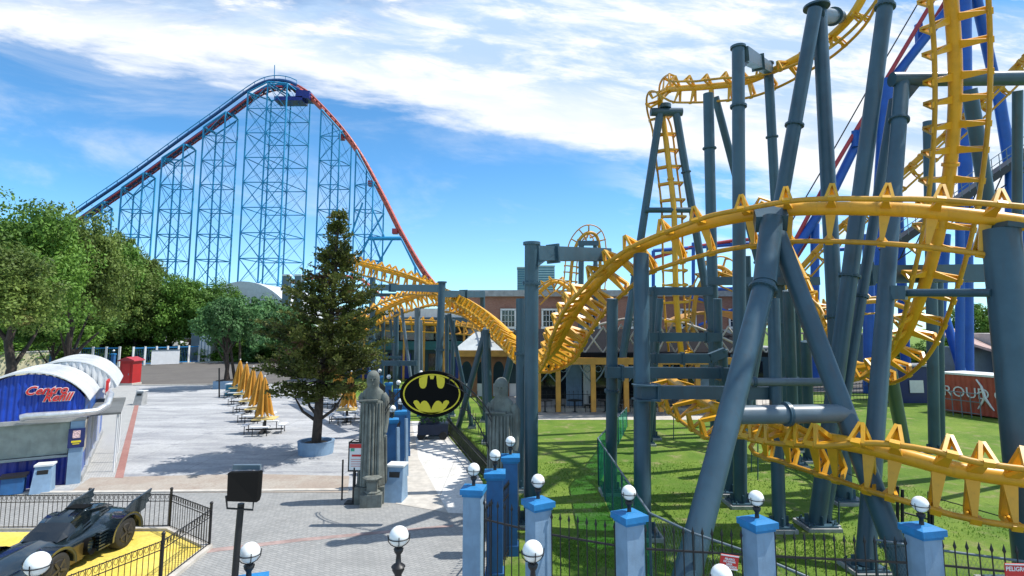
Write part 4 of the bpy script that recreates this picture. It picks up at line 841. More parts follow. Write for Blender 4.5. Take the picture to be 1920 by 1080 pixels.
def make_parasol():
    t = thing('closed_parasol', 'x', 'parasol', (0, 0, 0), 'closed amber parasols')
    mb = MB(); mb.tube((0, 0, .78), (0, 0, 2.95), .028, seg=8); link('pole', mb.mesh('pole', M_WHITE), t)
    mb = MB(); secs = []; n = 40; r_ = random.Random(3)
    for (z, r, amp) in ((2.92, .03, 0), (2.7, .10, .03), (2.2, .17, .08), (1.7, .22, .13), (1.25, .27, .19), (1.0, .29, .24)):
        secs.append([Vector(((r + amp * math.cos(8 * a)) * math.cos(a), (r + amp * math.cos(8 * a)) * math.sin(a), z + (.14 * math.cos(8 * a) if z < 1.3 else 0) * -1)) for a in [2 * math.pi * i / n for i in range(n)]])
    mb.loft(secs, True, False); link('canopy', mb.mesh('canopy', M_UMB), t)
    mb = MB(); mb.ball((0, 0, 2.97), .05, 8, 6); link('finial', mb.mesh('finial', M_WHITE), t); return t
spots = [(496, 814, 1, 'nearest yellow-topped table in the left row'), (480, 792, 1, 'second nearest table in the left row'), (468, 775, 1, 'third table from the front in the left row'), (456, 760, 1, 'fourth table from the front in the left row'), (446, 747, 1, 'rearmost table in the left row, by the planter box'), (650, 794, 1, 'picnic table right of the conifer trunk, nearest the left statue'), (628, 765, 1, 'picnic table directly behind the conifer trunk'), (585, 750, 0, 'picnic table farthest back under the conifer branches')]
ptab, ppar = None, None
for x, y, um, lab in spots:
    g0 = G(x, y - 2)
    if ptab is None: ptab = make_table(); o = ptab
    else: o = copytree(ptab)
    o.location = g0; o.rotation_euler = (0, 0, R(8)); o['label'] = 'yellow and white ' + lab.replace('picnic table', 'table') if um or 'far' in lab else lab
    if um:
        if ppar is None: ppar = make_parasol(); o = ppar
        else: o = copytree(ppar)
        o.location = g0; o.rotation_euler = (.06 * math.sin(x), .07 * math.cos(x * 1.3), x * .7); o['label'] = 'closed amber parasol at the ' + lab.replace('yellow-topped ', '').replace('picnic ', '')
t = thing('litter_bin', 'small teal bin left of the parasols near the planter box', 'bin', G(438, 742)); mb = MB(); mb.box(G(438, 742) + Vector((0, 0, .45)), (1.1, .8, .9), 0, None, .85); obj('body', mb, mat('teal_plastic', (.03, .20, .30), .5), t); mb = MB(); mb.box(G(438, 742) + Vector((0, 0, .95)), (1.1, .8, .08)); obj('lid', mb, M_WHITE, t)
mb = MB(); a = G(411, 745); mb.tube(a, P(411, 690, a.y), .06, seg=8); o = obj('thin_post', mb, M_BLACK); tag(o, 'thin dark post left of the planter box on the plaza edge', 'post')
mb = MB(); a = G(641, 938); mb.tube(a, P(643, 862, a.y), .028, seg=10); o = obj('thin_post', mb, M_BLACK); tag(o, 'thin dark post standing left of the framed notice board', 'post')

# ------------------------------------------------------------------ lamp pillars and lamps
def globe_parts(t, z, r=.13):
    mb = MB(); mb.ball((0, 0, z), r, 24, 14); link('globe', mb.mesh('globe', M_GLOBE), t)
    mb = MB(); mb.path([(math.cos(a) * r * 1.06, math.sin(a) * r * 1.06, z - r * .15) for a in [i * math.pi / 12 for i in range(24)]], r * .055, 6, True)
    for k in range(4):
        a = k * math.pi / 2 + .2; mb.path([(math.cos(a) * r * q, math.sin(a) * r * q, z + r * h_) for q, h_ in ((.25, -1.12), (.75, -.85), (1.05, -.5), (1.12, .2))], r * .05, 5)
    link('cage', mb.mesh('cage', M_BLACK), t)
    mb = MB(); mb.lathe((0, 0, z - r * 1.08 - .26), [(.10, 0), (.085, .02), (.04, .05), (.032, .16), (.06, .2), (.07, .24), (.03, .26)], 14); link('lamp_neck', mb.mesh('lamp_neck', M_BLACK), t)
def make_pillar(w, m=M_PIL, mc=M_CAP, h=2.3):
    t = thing('lamp_pillar', 'x', 'pillar', (0, 0, 0))
    mb = MB(); mb.box((0, 0, h / 2 - .05), (w, w, h - .1)); mb.box((0, 0, .12), (w * 1.15, w * 1.15, .24)); link('shaft', mb.mesh('shaft', m), t)
    mb = MB(); mb.box((0, 0, h - .075), (w * 1.12, w * 1.12, .05)); mb.box((0, 0, h), (w * 1.32, w * 1.32, .10)); mb.box((0, 0, h + .065), (w * 1.32, w * 1.32, .03), 0, None, .45); link('cap', mb.mesh('cap', mc), t)
    globe_parts(t, h + .40, .125); return t
PP = {}
def pillar(px, Y, rz, lab, w=.355, blue=False, group='lamp pillars of the front fence', cy=None):
    key = (w, blue)
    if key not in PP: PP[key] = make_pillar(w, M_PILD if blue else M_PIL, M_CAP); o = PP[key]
    else: o = copytree(PP[key])
    q_ = B(px, Y) if cy is None else G(px, cy, 2.3); o.location = (q_.x, q_.y, 0); o.rotation_euler = (0, 0, rz); o['label'] = lab; o['group'] = group; return o.location.copy()
fp = []
fp.append(pillar(888, 11.3, R(-8), 'pale blue lamp pillar at the end of the white path, leftmost of the front row', cy=918))
fp.append(pillar(1009, 10.5, R(30), 'pale blue lamp pillar standing in front of the tall gantry post', cy=943))
fp.append(pillar(1180, 9.73, R(24), 'pale blue lamp pillar left of the massive leaning support', cy=968))
fp.append(pillar(1420, 9.40, R(18), 'pale blue lamp pillar right of the massive leaning support', cy=980))
fp.append(pillar(1729, 9.10, R(12), 'rightmost pale blue lamp pillar, below the low yellow track', cy=993))
fp.append(pillar(2075, 9.0, R(8), 'pale blue lamp pillar just off the right edge'))
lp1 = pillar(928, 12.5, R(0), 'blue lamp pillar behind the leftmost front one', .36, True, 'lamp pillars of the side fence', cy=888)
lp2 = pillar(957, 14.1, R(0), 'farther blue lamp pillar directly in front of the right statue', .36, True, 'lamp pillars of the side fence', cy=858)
lp0 = pillar(447, 7.6, R(20), 'pale blue lamp pillar topped by the bottom edge, behind the floodlight pole')
bl = []
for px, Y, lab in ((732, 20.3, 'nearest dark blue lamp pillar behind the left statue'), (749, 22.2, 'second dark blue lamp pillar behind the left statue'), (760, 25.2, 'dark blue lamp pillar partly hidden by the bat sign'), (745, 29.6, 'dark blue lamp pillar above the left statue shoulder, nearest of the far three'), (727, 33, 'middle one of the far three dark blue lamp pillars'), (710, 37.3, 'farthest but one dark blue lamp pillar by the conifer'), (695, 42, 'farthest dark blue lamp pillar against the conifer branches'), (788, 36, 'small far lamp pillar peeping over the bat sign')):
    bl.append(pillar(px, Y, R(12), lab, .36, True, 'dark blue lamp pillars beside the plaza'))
def iron_fence(label, a, b, h=1.9, sp=.15, group='black iron fences', base=0.0, scroll=False, posts=False, name='iron_fence', r=.011, ins=.2):
    d = b - a; L = d.length; u = d.normalized(); a = a + u * ins; b = b - u * ins; d = b - a; L = d.length
    t = thing(name, label, 'fence', Vector((a.x, a.y, 0)), group); n = max(2, int(L / sp)); mb = MB()
    for k in range(n + 1):
        q = a + d * k / n; mb.tube(q + Vector((0, 0, base + .03)), q + Vector((0, 0, base + h)), r, seg=6)
        if not scroll: mb.lathe(q + Vector((0, 0, base + h)), [(.012, -.02), (.028, .02), (.016, .06), (.002, .12)], 6)
        else: mb.path([q + u * sp * .5 + u * math.cos(c) * sp * .33 + Vector((0, 0, base + h - .09 + math.sin(c) * .06)) for c in [i * math.pi / 5 for i in range(10)]], .006, 4, True)
    obj('bars', mb, M_BLACK, t); mb = MB()
    for z in ((h - .02, h - .2, .1) if scroll else (h * .86, .15)): mb.bar(a + Vector((0, 0, base + z)), b + Vector((0, 0, base + z)), .012 if scroll else .03, .02 if scroll else .03)
    obj('rail', mb, M_BLACK, t); return t
gaplab = ['between the leftmost pillar and the gantry pillar', 'between the gantry pillar and the next to its right', 'crossing in front of the massive leaning support', 'between the two right-hand lamp pillars', 'at the right edge beyond the last pillar']
for i in range(5): iron_fence('black spear-topped iron fence panel ' + gaplab[i], fp[i], fp[i + 1], 2.06, .155, 'front iron fence panels', ins=.27)
iron_fence('black iron fence panel behind the leftmost front pillar', fp[0], lp1, 1.7, .14, 'side iron fence panels', ins=.22)
iron_fence('black iron fence panel between the two side pillars', lp1, lp2, 1.7, .14, 'side iron fence panels', ins=.22)
for px_, cy_, l_ in ((213, 664, 'small far blue lamp pillar left of the red booth'), (147, 668, 'small far blue lamp pillar behind the middle of the left fence'), (98, 664, 'small far blue lamp pillar at the left end of the fence')):
    pillar(px_, 60, 0, l_, .36, True, 'far lamp pillars by the blue fence', cy=cy_)
for i, l_ in enumerate(('between the two nearest dark blue pillars', 'between the second dark blue pillar and the bat sign', 'behind the bat sign beside the path', 'between the far dark blue pillars', 'before the farthest but one dark blue pillar', 'at the far end against the conifer')):
    iron_fence('blue-black iron fence panel ' + l_, bl[i], bl[i + 1], 1.9, .16, 'iron fence panels beside the plaza', ins=.2)
iron_fence('low black iron fence along the right side of the white path', G(838, 813), G(914, 906), .75, .16, ins=.02, scroll=False)
# white raking bars leaning on the plaza side of those pillars
for i in range(2):
    mb = MB(); q = bl[i] + Vector((.24, -.24, 0)); mb.bar(q + Vector((.1, -.1, 0)), q + Vector((.02, .0, 2.1)), .1, .1); o = obj('pale_strip_post', mb, M_PIL); tag(o, ['pale blue edge post beside the nearest dark blue pillar', 'pale blue edge post beside the second dark blue pillar'][i], 'post')
def lamp_post(px, py, Y, r, lab):
    q = P(px, py, Y); t = thing('globe_lamp_post', lab, 'street lamp', (q.x, Y, 0), 'free-standing black globe lamp posts'); globe_parts(t, q.z, r)
    zt = q.z - r * 1.08 - .26; mb = MB(); mb.lathe((0, 0, 0), [(.14, 0), (.13, .12), (.07, .2), (.055, .5), (.045, zt - .5), (.075, zt - .42), (.075, zt - .36), (.045, zt - .3), (.05, zt - .1), (.085, zt - .04), (.085, zt + .01)], 16); link('pole', mb.mesh('pole', M_BLACK), t)
lamp_post(748, 1005, 8.2, .135, 'globe lamp post standing alone on the block paving left of the fence')
lamp_post(999, 1033, 7.7, .135, 'globe lamp post in front of the pillar below the gantry post')
lamp_post(70, 1057, 6.6, .125, 'globe lamp post in front of the black finned car')
lamp_post(1353, 1079, 7.3, .13, 'globe lamp cut by the bottom edge beside the red warning sign')
# floodlight on a pole
q = P(455, 915, 7.4); t = thing('floodlight', 'square black floodlight seen from behind on a black pole', 'floodlight', (P(440, 1080, 7.4).x, 7.4, 0))
mb = MB(); a, b, c, d = P(427, 887, 7.35), P(485, 885, 7.45), P(481, 942, 7.3), P(425, 940, 7.2)
nrm = Vector((0, .09, 0)); ins = [x.lerp((a + b + c + d) / 4, .16) + Vector((0, .20, 0)) for x in (a, b, c, d)]
mb.add([a, b, c, d, a + nrm, b + nrm, c + nrm, d + nrm] + ins, [(0, 1, 2, 3), (0, 4, 5, 1), (1, 5, 6, 2), (2, 6, 7, 3), (3, 7, 4, 0), (4, 8, 9, 5), (5, 9, 10, 6), (6, 10, 11, 7), (7, 11, 8, 4), (8, 11, 10, 9)]); obj('housing', mb, M_SIGNK, t)
mb = MB(); mb.path([P(424, 930, 7.3), P(426, 953, 7.35), P(474, 956, 7.35), P(476, 930, 7.4)], .014, 6); obj('bracket', mb, M_BLACK, t)
mb = MB(); mb.path([P(452, 944, 7.4), P(446, 1010, 7.4), P(440, 1085, 7.4), P(431, 1180, 7.4), B(425, 7.4)], .042, 10); obj('pole', mb, M_BLACK, t)
mb = MB(); mb.box(P(455, 880, 7.5) + Vector((0, .12, 0)), (.36, .05, .06)); obj('heat_sink', mb, M_STEEL2, t)

# ------------------------------------------------------------------ chain-link netting and rails
t = thing('green_net_fence', 'green netting fence running back across the lawn left of the thick post', 'fence', G(1172, 1000))
line = [G(1166, 1010), G(1121, 905), G(1176, 800)]
for a, b, h1, h2 in ((P(1218, 962, 11.8), P(1121, 822, 20.5), 0, 0), (P(1121, 822, 20.5), P(1175, 764, 32), 0, 0)):
    mb = MB(); a0 = Vector((a.x, a.y, .03)); b0 = Vector((b.x, b.y, .03)); mb.add([a0, b0, b, a], [(0, 1, 2, 3)]); obj('netting', mb, M_SHADE, t)
    mb = MB(); mb.tube(a, b, .025, seg=8); obj('top_rail', mb, M_STEEL2, t); mb = MB(); n = 5
    for k in range(n + 1):
        p, q = a0.lerp(b0, k / n), a.lerp(b, k / n); mb.tube(p, q, .028, seg=8)
    obj('post', mb, M_STEEL, t)
def wire_fence(label, pts, z=0, group='wire mesh fences behind the pillars'):
    t = thing('wire_mesh_fence', label, 'fence', Vector((pts[0].x, pts[0].y, 0)), group)
    mb = MB(); mb.path(pts, .024, 8); obj('top_rail', mb, M_STEEL2, t); mb = MB()
    for i, (a, b) in enumerate(zip(pts, pts[1:])):
        L = (b - a).length; n = int(L / .14)
        for k in range(n * 2):
            p = a.lerp(b, (k + .5) / (n * 2)); 
            for s in (-1, 1):
                q = a.lerp(b, min(1, max(0, (k + .5) / (n * 2) + s * p.z / L))); frac = 1.0
                e = (p if s < 0 else p); end = Vector((q.x, q.y, 0)); mb.tube(e, end, .0022, seg=3, cap=False)
    obj('mesh_wire', mb, M_STEEL2, t); mb = MB()
    for p in pts: mb.tube(Vector((p.x, p.y, 0)), p, .03, seg=8)
    obj('post', mb, M_STEEL, t)
wire_fence('wire mesh fence sloping behind the front iron fence by the red sign', [P(1218, 962, 11.8), P(1300, 1000, 11.2), P(1400, 1034, 10.8), P(1515, 1082, 10.4)])
wire_fence('wire mesh fence with pale top rail at the right edge', [P(1640, 1012, 11.2), P(1757, 1031, 10.9), P(1930, 1054, 10.4), P(2050, 1070, 10.1)])
t = thing('field_gate', 'dark tubular posts with a sloping wire on the lawn behind the low track', 'fence', G(1690, 985))
mb = MB(); [mb.tube(B(x, 13.4), P(x, y, 13.4), .035, seg=8) for x, y in ((1683, 912), (1692, 918), (1742, 922), (1748, 925))]; mb.tube(P(1590, 888, 15), P(1683, 925, 13.4), .012, seg=5); mb.tube(P(1748, 932, 13.4), P(1900, 975, 12), .012, seg=5); mb.tube(P(1692, 960, 13.4), P(1745, 975, 13.4), .02, seg=5); obj('posts', mb, M_BLACK, t)
for i, (x, yb, yt) in enumerate(((1421, 900, 800), (1409, 885, 790), (1466, 945, 860), (1573, 985, 940), (1263, 823, 760))):
    mb = MB(); a = G(x, yb); mb.tube(a, P(x, yt, a.y), .022, seg=6); o = obj('lawn_stake', mb, M_STEEL)
    tag(o, ['thin stake on the lawn right of two close grey posts', 'thin stake just left of another under the low yellow track', 'thin stake standing right of the near slim post', 'short stake near the twin-foot base plate', 'thin pole with a small plate in the middle of the far lawn'][i], 'stake', 'thin stakes on the lawn')
# warning signs
def plate_sign(label, px, py, Y, w, h, m, lines, tm, size, rz=0.0, tilt=0.0):
    q = P(px, py, Y); t = thing('warning_sign', label, 'sign', q, None, rz); mb = MB(); mb.box((0, 0, 0), (w, .015, h)); p_ = link('plate', mb.mesh('plate', m), t)
    mb = MB(); mb.box((0, -.010, h / 2 - .012), (w, .006, .018)); mb.box((0, -.010, -h / 2 + .012), (w, .006, .018)); link('border', mb.mesh('border', tm), t)
    for i, s in enumerate(lines):
        o = link('lettering', smart_text(s, size, tm, .002, .0015), t); o.rotation_euler = (R(90), 0, 0); o.location = (0, -.011, h / 2 - .05 - size * .9 * (i + .35))
    t.rotation_euler = (0, tilt, rz); return t
plate_sign('red warning sign on the iron fence right of the leaning support', 1367, 1054, 9.3, .30, .22, M_SIGNR, ['PELIGRO', 'NO PASAR', 'AREA', 'RESTRINGIDA'], M_SIGNW, .042, R(6), R(10))
plate_sign('red warning sign reading peligro at the lower right corner', 1915, 1070, 8.75, .50, .20, M_SIGNR, ['PELIGRO NO'], M_SIGNW, .085, R(2), R(2))

# ------------------------------------------------------------------ notice board
b0 = G(663, 943); t = thing('notice_board', 'black framed notice board with a red header on a post before the left statue', 'notice board', b0)
mb = MB(); mb.tube(b0, b0 + Vector((0, 0, 1.1)), .05); mb.box(b0 + Vector((0, 0, .02)), (.5, .4, .04)); obj('post', mb, M_BLACK, t)
c0 = P(669, 856, b0.y); mb = MB(); mb.box(c0, (.54, .06, .93)); mb.path([c0 + Vector((x, 0, z)) for x, z in ((-.22, .47), (-.1, .53), (0, .50), (.1, .53), (.22, .47))], .02, 6); obj('frame', mb, M_BLACK, t)
mb = MB(); mb.box(c0 + Vector((0, -.035, 0)), (.45, .012, .82)); obj('panel', mb, M_SIGNW, t)
mb = MB(); mb.box(c0 + Vector((0, -.046, .34)), (.45, .008, .13)); obj('header', mb, M_SIGNR, t)
mb = MB(); mb.box(c0 + Vector((-.13, -.046, .22)), (.12, .008, .09)); obj('green_mark', mb, mat('sign_green', (.05, .35, .22), .5), t)
mb = MB(); mb.box(c0 + Vector((0, -.046, .04)), (.30, .008, .06)); [mb.box(c0 + Vector((0, -.046, -.08 - .07 * k)), (.34, .006, .012)) for k in range(4)]; obj('text_bar', mb, M_SIGNR, t)

# ------------------------------------------------------------------ hooded statues
def make_statue():
    t = thing('hooded_statue', 'x', 'statue', (0, 0, 0), None)
    mb = MB()      # stepped pedestal
    mb.box((0, 0, .27), (1.05, .9, .54)); mb.box((.1, -.62, .2), (.75, .5, .40)); mb.box((.12, -.58, .63), (.36, .34, .46)); mb.lathe((.12, -.58, .82), [(.30, 0), (.36, .07), (.30, .10)], 6, smooth=False); mb.lathe((.12, -.58, .40), [(.28, 0), (.30, .05), (.26, .08)], 6, smooth=False)
    link('pedestal', mb.mesh('pedestal', M_STONE), t)
    mb = MB(); n = 72; secs = []
    prof_ = [(.54, .44, .36, .045), (.9, .42, .35, .05), (1.6, .42, .34, .05), (2.4, .42, .33, .045), (3.0, .43, .32, .04), (3.22, .44, .31, .02), (3.30, .42, .30, .0), (3.31, .30, .24, .0)]
    for z, rx, ry, amp in prof_:
        q = []
        for i in range(n):
            a = 2 * math.pi * i / n; c, s = math.cos(a), math.sin(a); e = 2.6
            k = (abs(c) ** e + abs(s) ** e) ** (-1 / e); f = .94 + amp * 3.0 * (abs(math.sin(a * 5.5 + .6)) - .55) * (1 if s < .4 else .4)
            q.append(Vector((c * k * rx * f, s * k * ry * f, z)))
        secs.append(q)
    mb.loft(secs, False)
    for a_ in (-168, -150, -128, -112, -97, -80, -66, -52, -38, -22, -6, 12, 30):
        a = R(a_); c, s_2 = math.cos(a), math.sin(a); k_ = (abs(c) ** 2.6 + abs(s_2) ** 2.6) ** (-1 / 2.6); w_ = .035 + .02 * ((a_ * 7) % 3)
        mb.path([(c * k_ * .45, s_2 * k_ * .38, .56), (c * k_ * .43, s_2 * k_ * .35, 1.6), (c * k_ * .425, s_2 * k_ * .34, 2.6), (c * k_ * .42, s_2 * k_ * .31, 3.24)], [w_ * 1.2, w_, w_ * .9, w_ * .6], 7)
    link('cloak', mb.mesh('cloak', M_STONE), t)
    # torso, neck and bowed head: one continuous surface
    mb = MB(); secs = []; n = 28
    for (z, rx, ry, cy) in ((3.1, .30, .22, .05), (3.32, .36, .23, .04), (3.52, .40, .23, .03), (3.62, .37, .21, .02), (3.70, .27, .19, -.01), (3.76, .215, .175, -.03), (3.82, .215, .19, -.04), (3.92, .235, .225, -.055), (4.04, .24, .235, -.06), (4.15, .225, .225, -.06), (4.24, .18, .185, -.05), (4.31, .10, .11, -.04), (4.33, .01, .01, -.04)):
        q = []
        for i in range(n):
            a = 2 * math.pi * i / n; c, s = math.cos(a), math.sin(a); f = 1
            if 3.85 < z < 4.2 and s < -.5: f = 1 - .22 * (abs(s) - .5) * 2 * (1 if z < 4.08 else .2)   # face set back inside the hood
            q.append(Vector((c * rx * f, cy + s * ry * f, z)))
        secs.append(q)
    mb.loft(secs, True); body = link('body', mb.mesh('body', M_STONE), t)
    mb = MB()      # face: brow, nose, chin, then eye shade as dark slivers
    mb.box((0, -.255, 4.075), (.24, .05, .035)); mb.bar((0, -.27, 4.06), (0, -.295, 3.985), .035, .03); mb.box((0, -.245, 3.93), (.09, .03, .02)); mb.lathe((0, -.215, 3.87), [(.04, -.03), (.06, 0), (.04, .04)], 10)
    link('face', mb.mesh('face', M_STONE), t)
    mb = MB(); [mb.box((s * .055, -.236, 4.035), (.035, .02, .012)) for s in (-1, 1)]; link('eye_shade', mb.mesh('eye_shade', M_SIGNK), t)  # no real hollows: black slivers paint the shade of the sockets
    # hanging right-hand arm with sleeve and hand, left arm folded behind the slab top
    mb = MB(); mb.path([(.36, .02, 3.52), (.46, 0, 3.36), (.50, -.02, 3.0), (.50, -.06, 2.6), (.46, -.12, 2.25)], [.12, .145, .13, .115, .10], 14); mb.path([(-.34, .02, 3.52), (-.42, -.02, 3.40), (-.40, -.10, 3.28)], [.12, .12, .10], 12)
    link('arm', mb.mesh('arm', M_STONE), t)
    mb = MB(); mb.path([(.46, -.12, 2.27), (.455, -.14, 2.17), (.45, -.15, 2.10)], [.05, .058, .05], 10)
    for k in range(4): mb.path([(.415 + k * .024, -.15, 2.12), (.41 + k * .025, -.18, 2.02 - .015 * (k in (1, 2))), (.415 + k * .024, -.165, 1.97)], [.013, .012, .009], 6)
    mb.path([(.43, -.17, 2.17), (.40, -.20, 2.11), (.41, -.20, 2.06)], [.014, .012, .009], 6); link('hand', mb.mesh('hand', M_STONE), t)
    mb = MB(); mb.box((-.12, -.20, 3.335), (.66, .34, .05)); link('slab', mb.mesh('slab', M_STONE), t)
    mb = MB(); mb.bar((.56, -.10, .55), (.52, -.12, 2.1), .10, .06); mb.bar((.54, -.10, 2.1), (.30, -.10, 2.3), .10, .06); link('buttress', mb.mesh('buttress', M_STONE), t)
    return t
st = make_statue(); st.location = G(694, 939); st.scale = (.88, .88, .96); st.rotation_euler = (0, 0, R(8)); st['label'] = 'tall grey hooded stone statue on a stepped base, left of the bat sign'; st['group'] = 'hooded stone statues'
st2 = copytree(st); st2.location = B(940, 16.3); st2.rotation_euler = (0, 0, R(-12)); st2['label'] = 'tall grey hooded stone statue right of the bat sign, behind the globe lamp pillars'
# ------------------------------------------------------------------ oval sign
SC = P(810, 738, 16.8); t = thing('oval_sign', 'oval black and yellow bat emblem sign hanging over the white path', 'sign', SC)
def oval(a, b, n=64): return [(a * math.cos(2 * math.pi * i / n), b * math.sin(2 * math.pi * i / n)) for i in range(n)]
def flat(poly, y0, y1): 
    mb = MB(); mb.prism(poly, lambda p: SC + Vector((p[0], y0, p[1])), lambda p: SC + Vector((p[0], y1, p[1]))); return mb
k = 16.8 / FPX; kz = k * 260 / 878
obj('panel', flat(oval(.915, .645), -.05, .09), M_SIGNK, t)
def ringm(a1, b1, a2, b2, y0, y1):
    mb = MB(); n = 72; vs = []
    for (a, b) in ((a1, b1), (a2, b2)):
        for y in (y0, y1): vs += [SC + Vector((a * math.cos(2 * math.pi * i / n), y, b * math.sin(2 * math.pi * i / n))) for i in range(n)]
    fs = []
    for i in range(n):
        j = (i + 1) % n; fs += [(i, j, 2 * n + j, 2 * n + i), (n + i, 3 * n + i, 3 * n + j, n + j), (i, n + i, n + j, j), (2 * n + i, 2 * n + j, 3 * n + j, 3 * n + i)]
    mb.add(vs, fs); return mb
obj('rim', ringm(.935, .665, .885, .615, -.07, .11), M_SIGNK, t); obj('yellow_ring', ringm(.84, .575, .80, .535, -.062, -.05), M_SIGNY, t)
def zp(pts): return [((x - 572) * kz, (335 - y) * kz) for x, y in pts]
blob = [(493, 240), (510, 231), (530, 226), (546, 223), (543, 245), (541, 270), (537, 290), (528, 300), (517, 303), (505, 300), (497, 288), (492, 265)]
obj('emblem', flat(zp(blob), -.062, -.05), M_SIGNY, t); obj('emblem', flat(zp([(1144 - x, y) for x, y in blob][::-1]), -.062, -.05), M_SIGNY, t)
obj('emblem', flat(zp([(556, 221), (588, 221), (583, 240), (578, 248), (572, 244), (566, 248), (561, 240)]), -.062, -.05), M_SIGNY, t)
bot = [(459, 388), (463, 377), (478, 373), (492, 380), (502, 398), (510, 384), (524, 376), (540, 379), (552, 392), (563, 412), (570, 432)]
bot = bot + [(1140 - x, y) for x, y in bot[:-1]][::-1] + [(660, 420), (640, 438), (615, 450), (590, 456), (570, 458), (550, 456), (525, 450), (500, 438), (480, 420)]
obj('emblem', flat(zp(bot), -.062, -.05), M_SIGNY, t)
t = thing('iron_arch', 'thin black spiked iron arch between the two statues holding the oval sign', 'arch', B(810, 16.9))
La, Ra = P(722, 770, 17.9), P(922, 782, 16.0); ap = []
for i in range(41):
    f = i / 40; q = La.lerp(Ra, f); q.z += 1.18 * math.sin(math.pi * f) ** .8; ap.append(q)
mb = MB(); mb.path(ap, .02, 6); ap2 = [p - Vector((0, 0, .14 + .1 * math.sin(math.pi * i / 40))) for i, p in enumerate(ap)]; mb.path(ap2, .014, 6)
for i in range(1, 40, 2):
    mb.tube(ap2[i] + Vector((0, .01, 0)), ap[i] + Vector((0, 0, .15)), .009, seg=5)
for i in (13, 27): mb.tube(ap[i], SC + Vector(((i - 20) * .05, .02, .4)), .014, seg=6)
obj('bars', mb, M_BLACK, t)
mb = MB(); a, b = P(868, 770, 16.6), P(925, 850, 16.1)
lo = [P(862 + 60 * f, 765 + 95 * f * f, 16.6 - .5 * f) for f in [i / 12 for i in range(13)]]; mb.path(lo, .018, 6)
for q in lo: mb.tube(q - Vector((0, 0, .25)), q + Vector((0, 0, .2)), .009, seg=5)
obj('scroll', mb, M_BLACK, t)

# ------------------------------------------------------------------ black finned car on its pad
co = Vector((-10.78, 14.96, 0)); t = thing('black_finned_car', 'long black show car with bat-wing tail fins on a yellow pad', 'car', co)
def sect(y, z0, prof):   # prof: half outline from bottom to top centre (x,z)
    pts = [(x, z) for x, z in prof]; full = pts + [(-x, z) for x, z in pts[::-1]]
    return [Vector((x, y, z + z0)) + Vector((0, 0, 0)) for x, z in full]
ys = [(-4.0, .30, .20, .42, .30), (-3.8, .50, .18, .50, .42), (-3.3, .68, .16, .62, .50), (-2.7, .80, .16, .68, .56), (-2.2, .84, .16, .72, .60), (-1.7, .70, .16, .74, .62), (-1.1, .66, .16, .74, .64), (-.6, .74, .16, .78, .68), (-.1, .84, .18, .84, .72), (.4, .82, .22, .82, .72), (.8, .70, .28, .76, .66), (1.05, .50, .34, .66, .58)]
def bsec(y, w, z0, zt, zs):
    pr = [(w * .92, z0), (w, z0 + .08), (w, zs - .08), (w * .93, zs), (w * .72, zs + (zt - zs) * .35), (w * .45, zs + (zt - zs) * .8), (w * .2, zt), (.02, zt + .015)]
    return [Vector((x, y, z)) for x, z in pr] + [Vector((-x, y, z)) for x, z in pr[::-1]]
def dens(secs, k=4):
    rows = []
    for q in secs:      # smooth each half outline
        n_ = len(q) // 2; half = [tuple(v) for v in q[:n_]]; hs = [Vector(v) for v in catmull(half, .05)]
        hs = [hs[int(i * (len(hs) - 1) / 23)] for i in range(24)]; rows.append(hs)
    out = []
    for i in range(24):
        out.append([Vector(v) for v in catmull2([tuple(r[i]) for r in rows], k)])
    return [[out[i][j] for i in range(24)] + [Vector((-out[i][j].x, out[i][j].y, out[i][j].z)) for i in range(23, -1, -1)] for j in range(len(out[0]))]
def catmull2(pts, k):
    res = []
    for i in range(len(pts) - 1):
        p0, p1, p2, p3 = pts[max(i - 1, 0)], pts[i], pts[i + 1], pts[min(i + 2, len(pts) - 1)]
        for j in range(k):
            t_ = j / k; res.append([.5 * (2 * b + (c - a) * t_ + (2 * a - 5 * b + 4 * c - d) * t_ * t_ + (3 * b - a - 3 * c + d) * t_ ** 3) for a, b, c, d in zip(p0, p1, p2, p3)])
    res.append(list(pts[-1])); return res
mb = MB(); secs = dens([bsec(*q) for q in ys]); mb.loft(secs, True); body = link('body', mb.mesh('body', M_CAR), t)
# front wheel fenders and rear haunches
for s in (-1, 1):
    for (yc, rr_, x0, L) in ((-2.15, .44, .70, .66), (0, .50, .74, .66)):
        mb = MB(); sec = []
        for i in range(15):
            a = math.pi * (i / 14) * 1.05 - .08; sec.append((math.cos(a), math.sin(a)))
        A = [Vector((s * (x0 + .26), yc + c * rr_ * 1.15, .36 + h_ * rr_)) for c, h_ in sec]; Bq = [Vector((s * (x0 - .22), yc + c * rr_ * 1.35, .36 + h_ * rr_ * .98)) for c, h_ in sec]; A2 = [Vector((s * (x0 + .26), yc + c * rr_ * 1.02, .36 + h_ * rr_ * .87)) for c, h_ in sec]
        n = 15; mb.add(A + Bq + A2, [((i, i + 1, n + i + 1, n + i) if s < 0 else (n + i, n + i + 1, i + 1, i)) for i in range(n - 1)] + [(i, 2 * n + i, 2 * n + i + 1, i + 1) for i in range(n - 1)], True); link('fender', mb.mesh('fender', M_CAR), t)
mb = MB(); cs = []
for (y, w, zb, zt) in ((-1.62, .42, .66, .70), (-1.35, .50, .66, .84), (-.95, .52, .68, 1.04), (-.55, .46, .72, 1.13), (-.15, .38, .76, 1.12), (.3, .24, .78, 1.02), (.7, .08, .76, .86)):
    pr = [(w, zb), (w * .95, zb + (zt - zb) * .35), (w * .78, zb + (zt - zb) * .75), (w * .5, zt - .01), (.02, zt)]; cs.append([Vector((x, y, z)) for x, z in pr] + [Vector((-x, y, z)) for x, z in pr[::-1]])
mb.loft(dens(cs), True); link('canopy', mb.mesh('canopy', M_CAR), t)
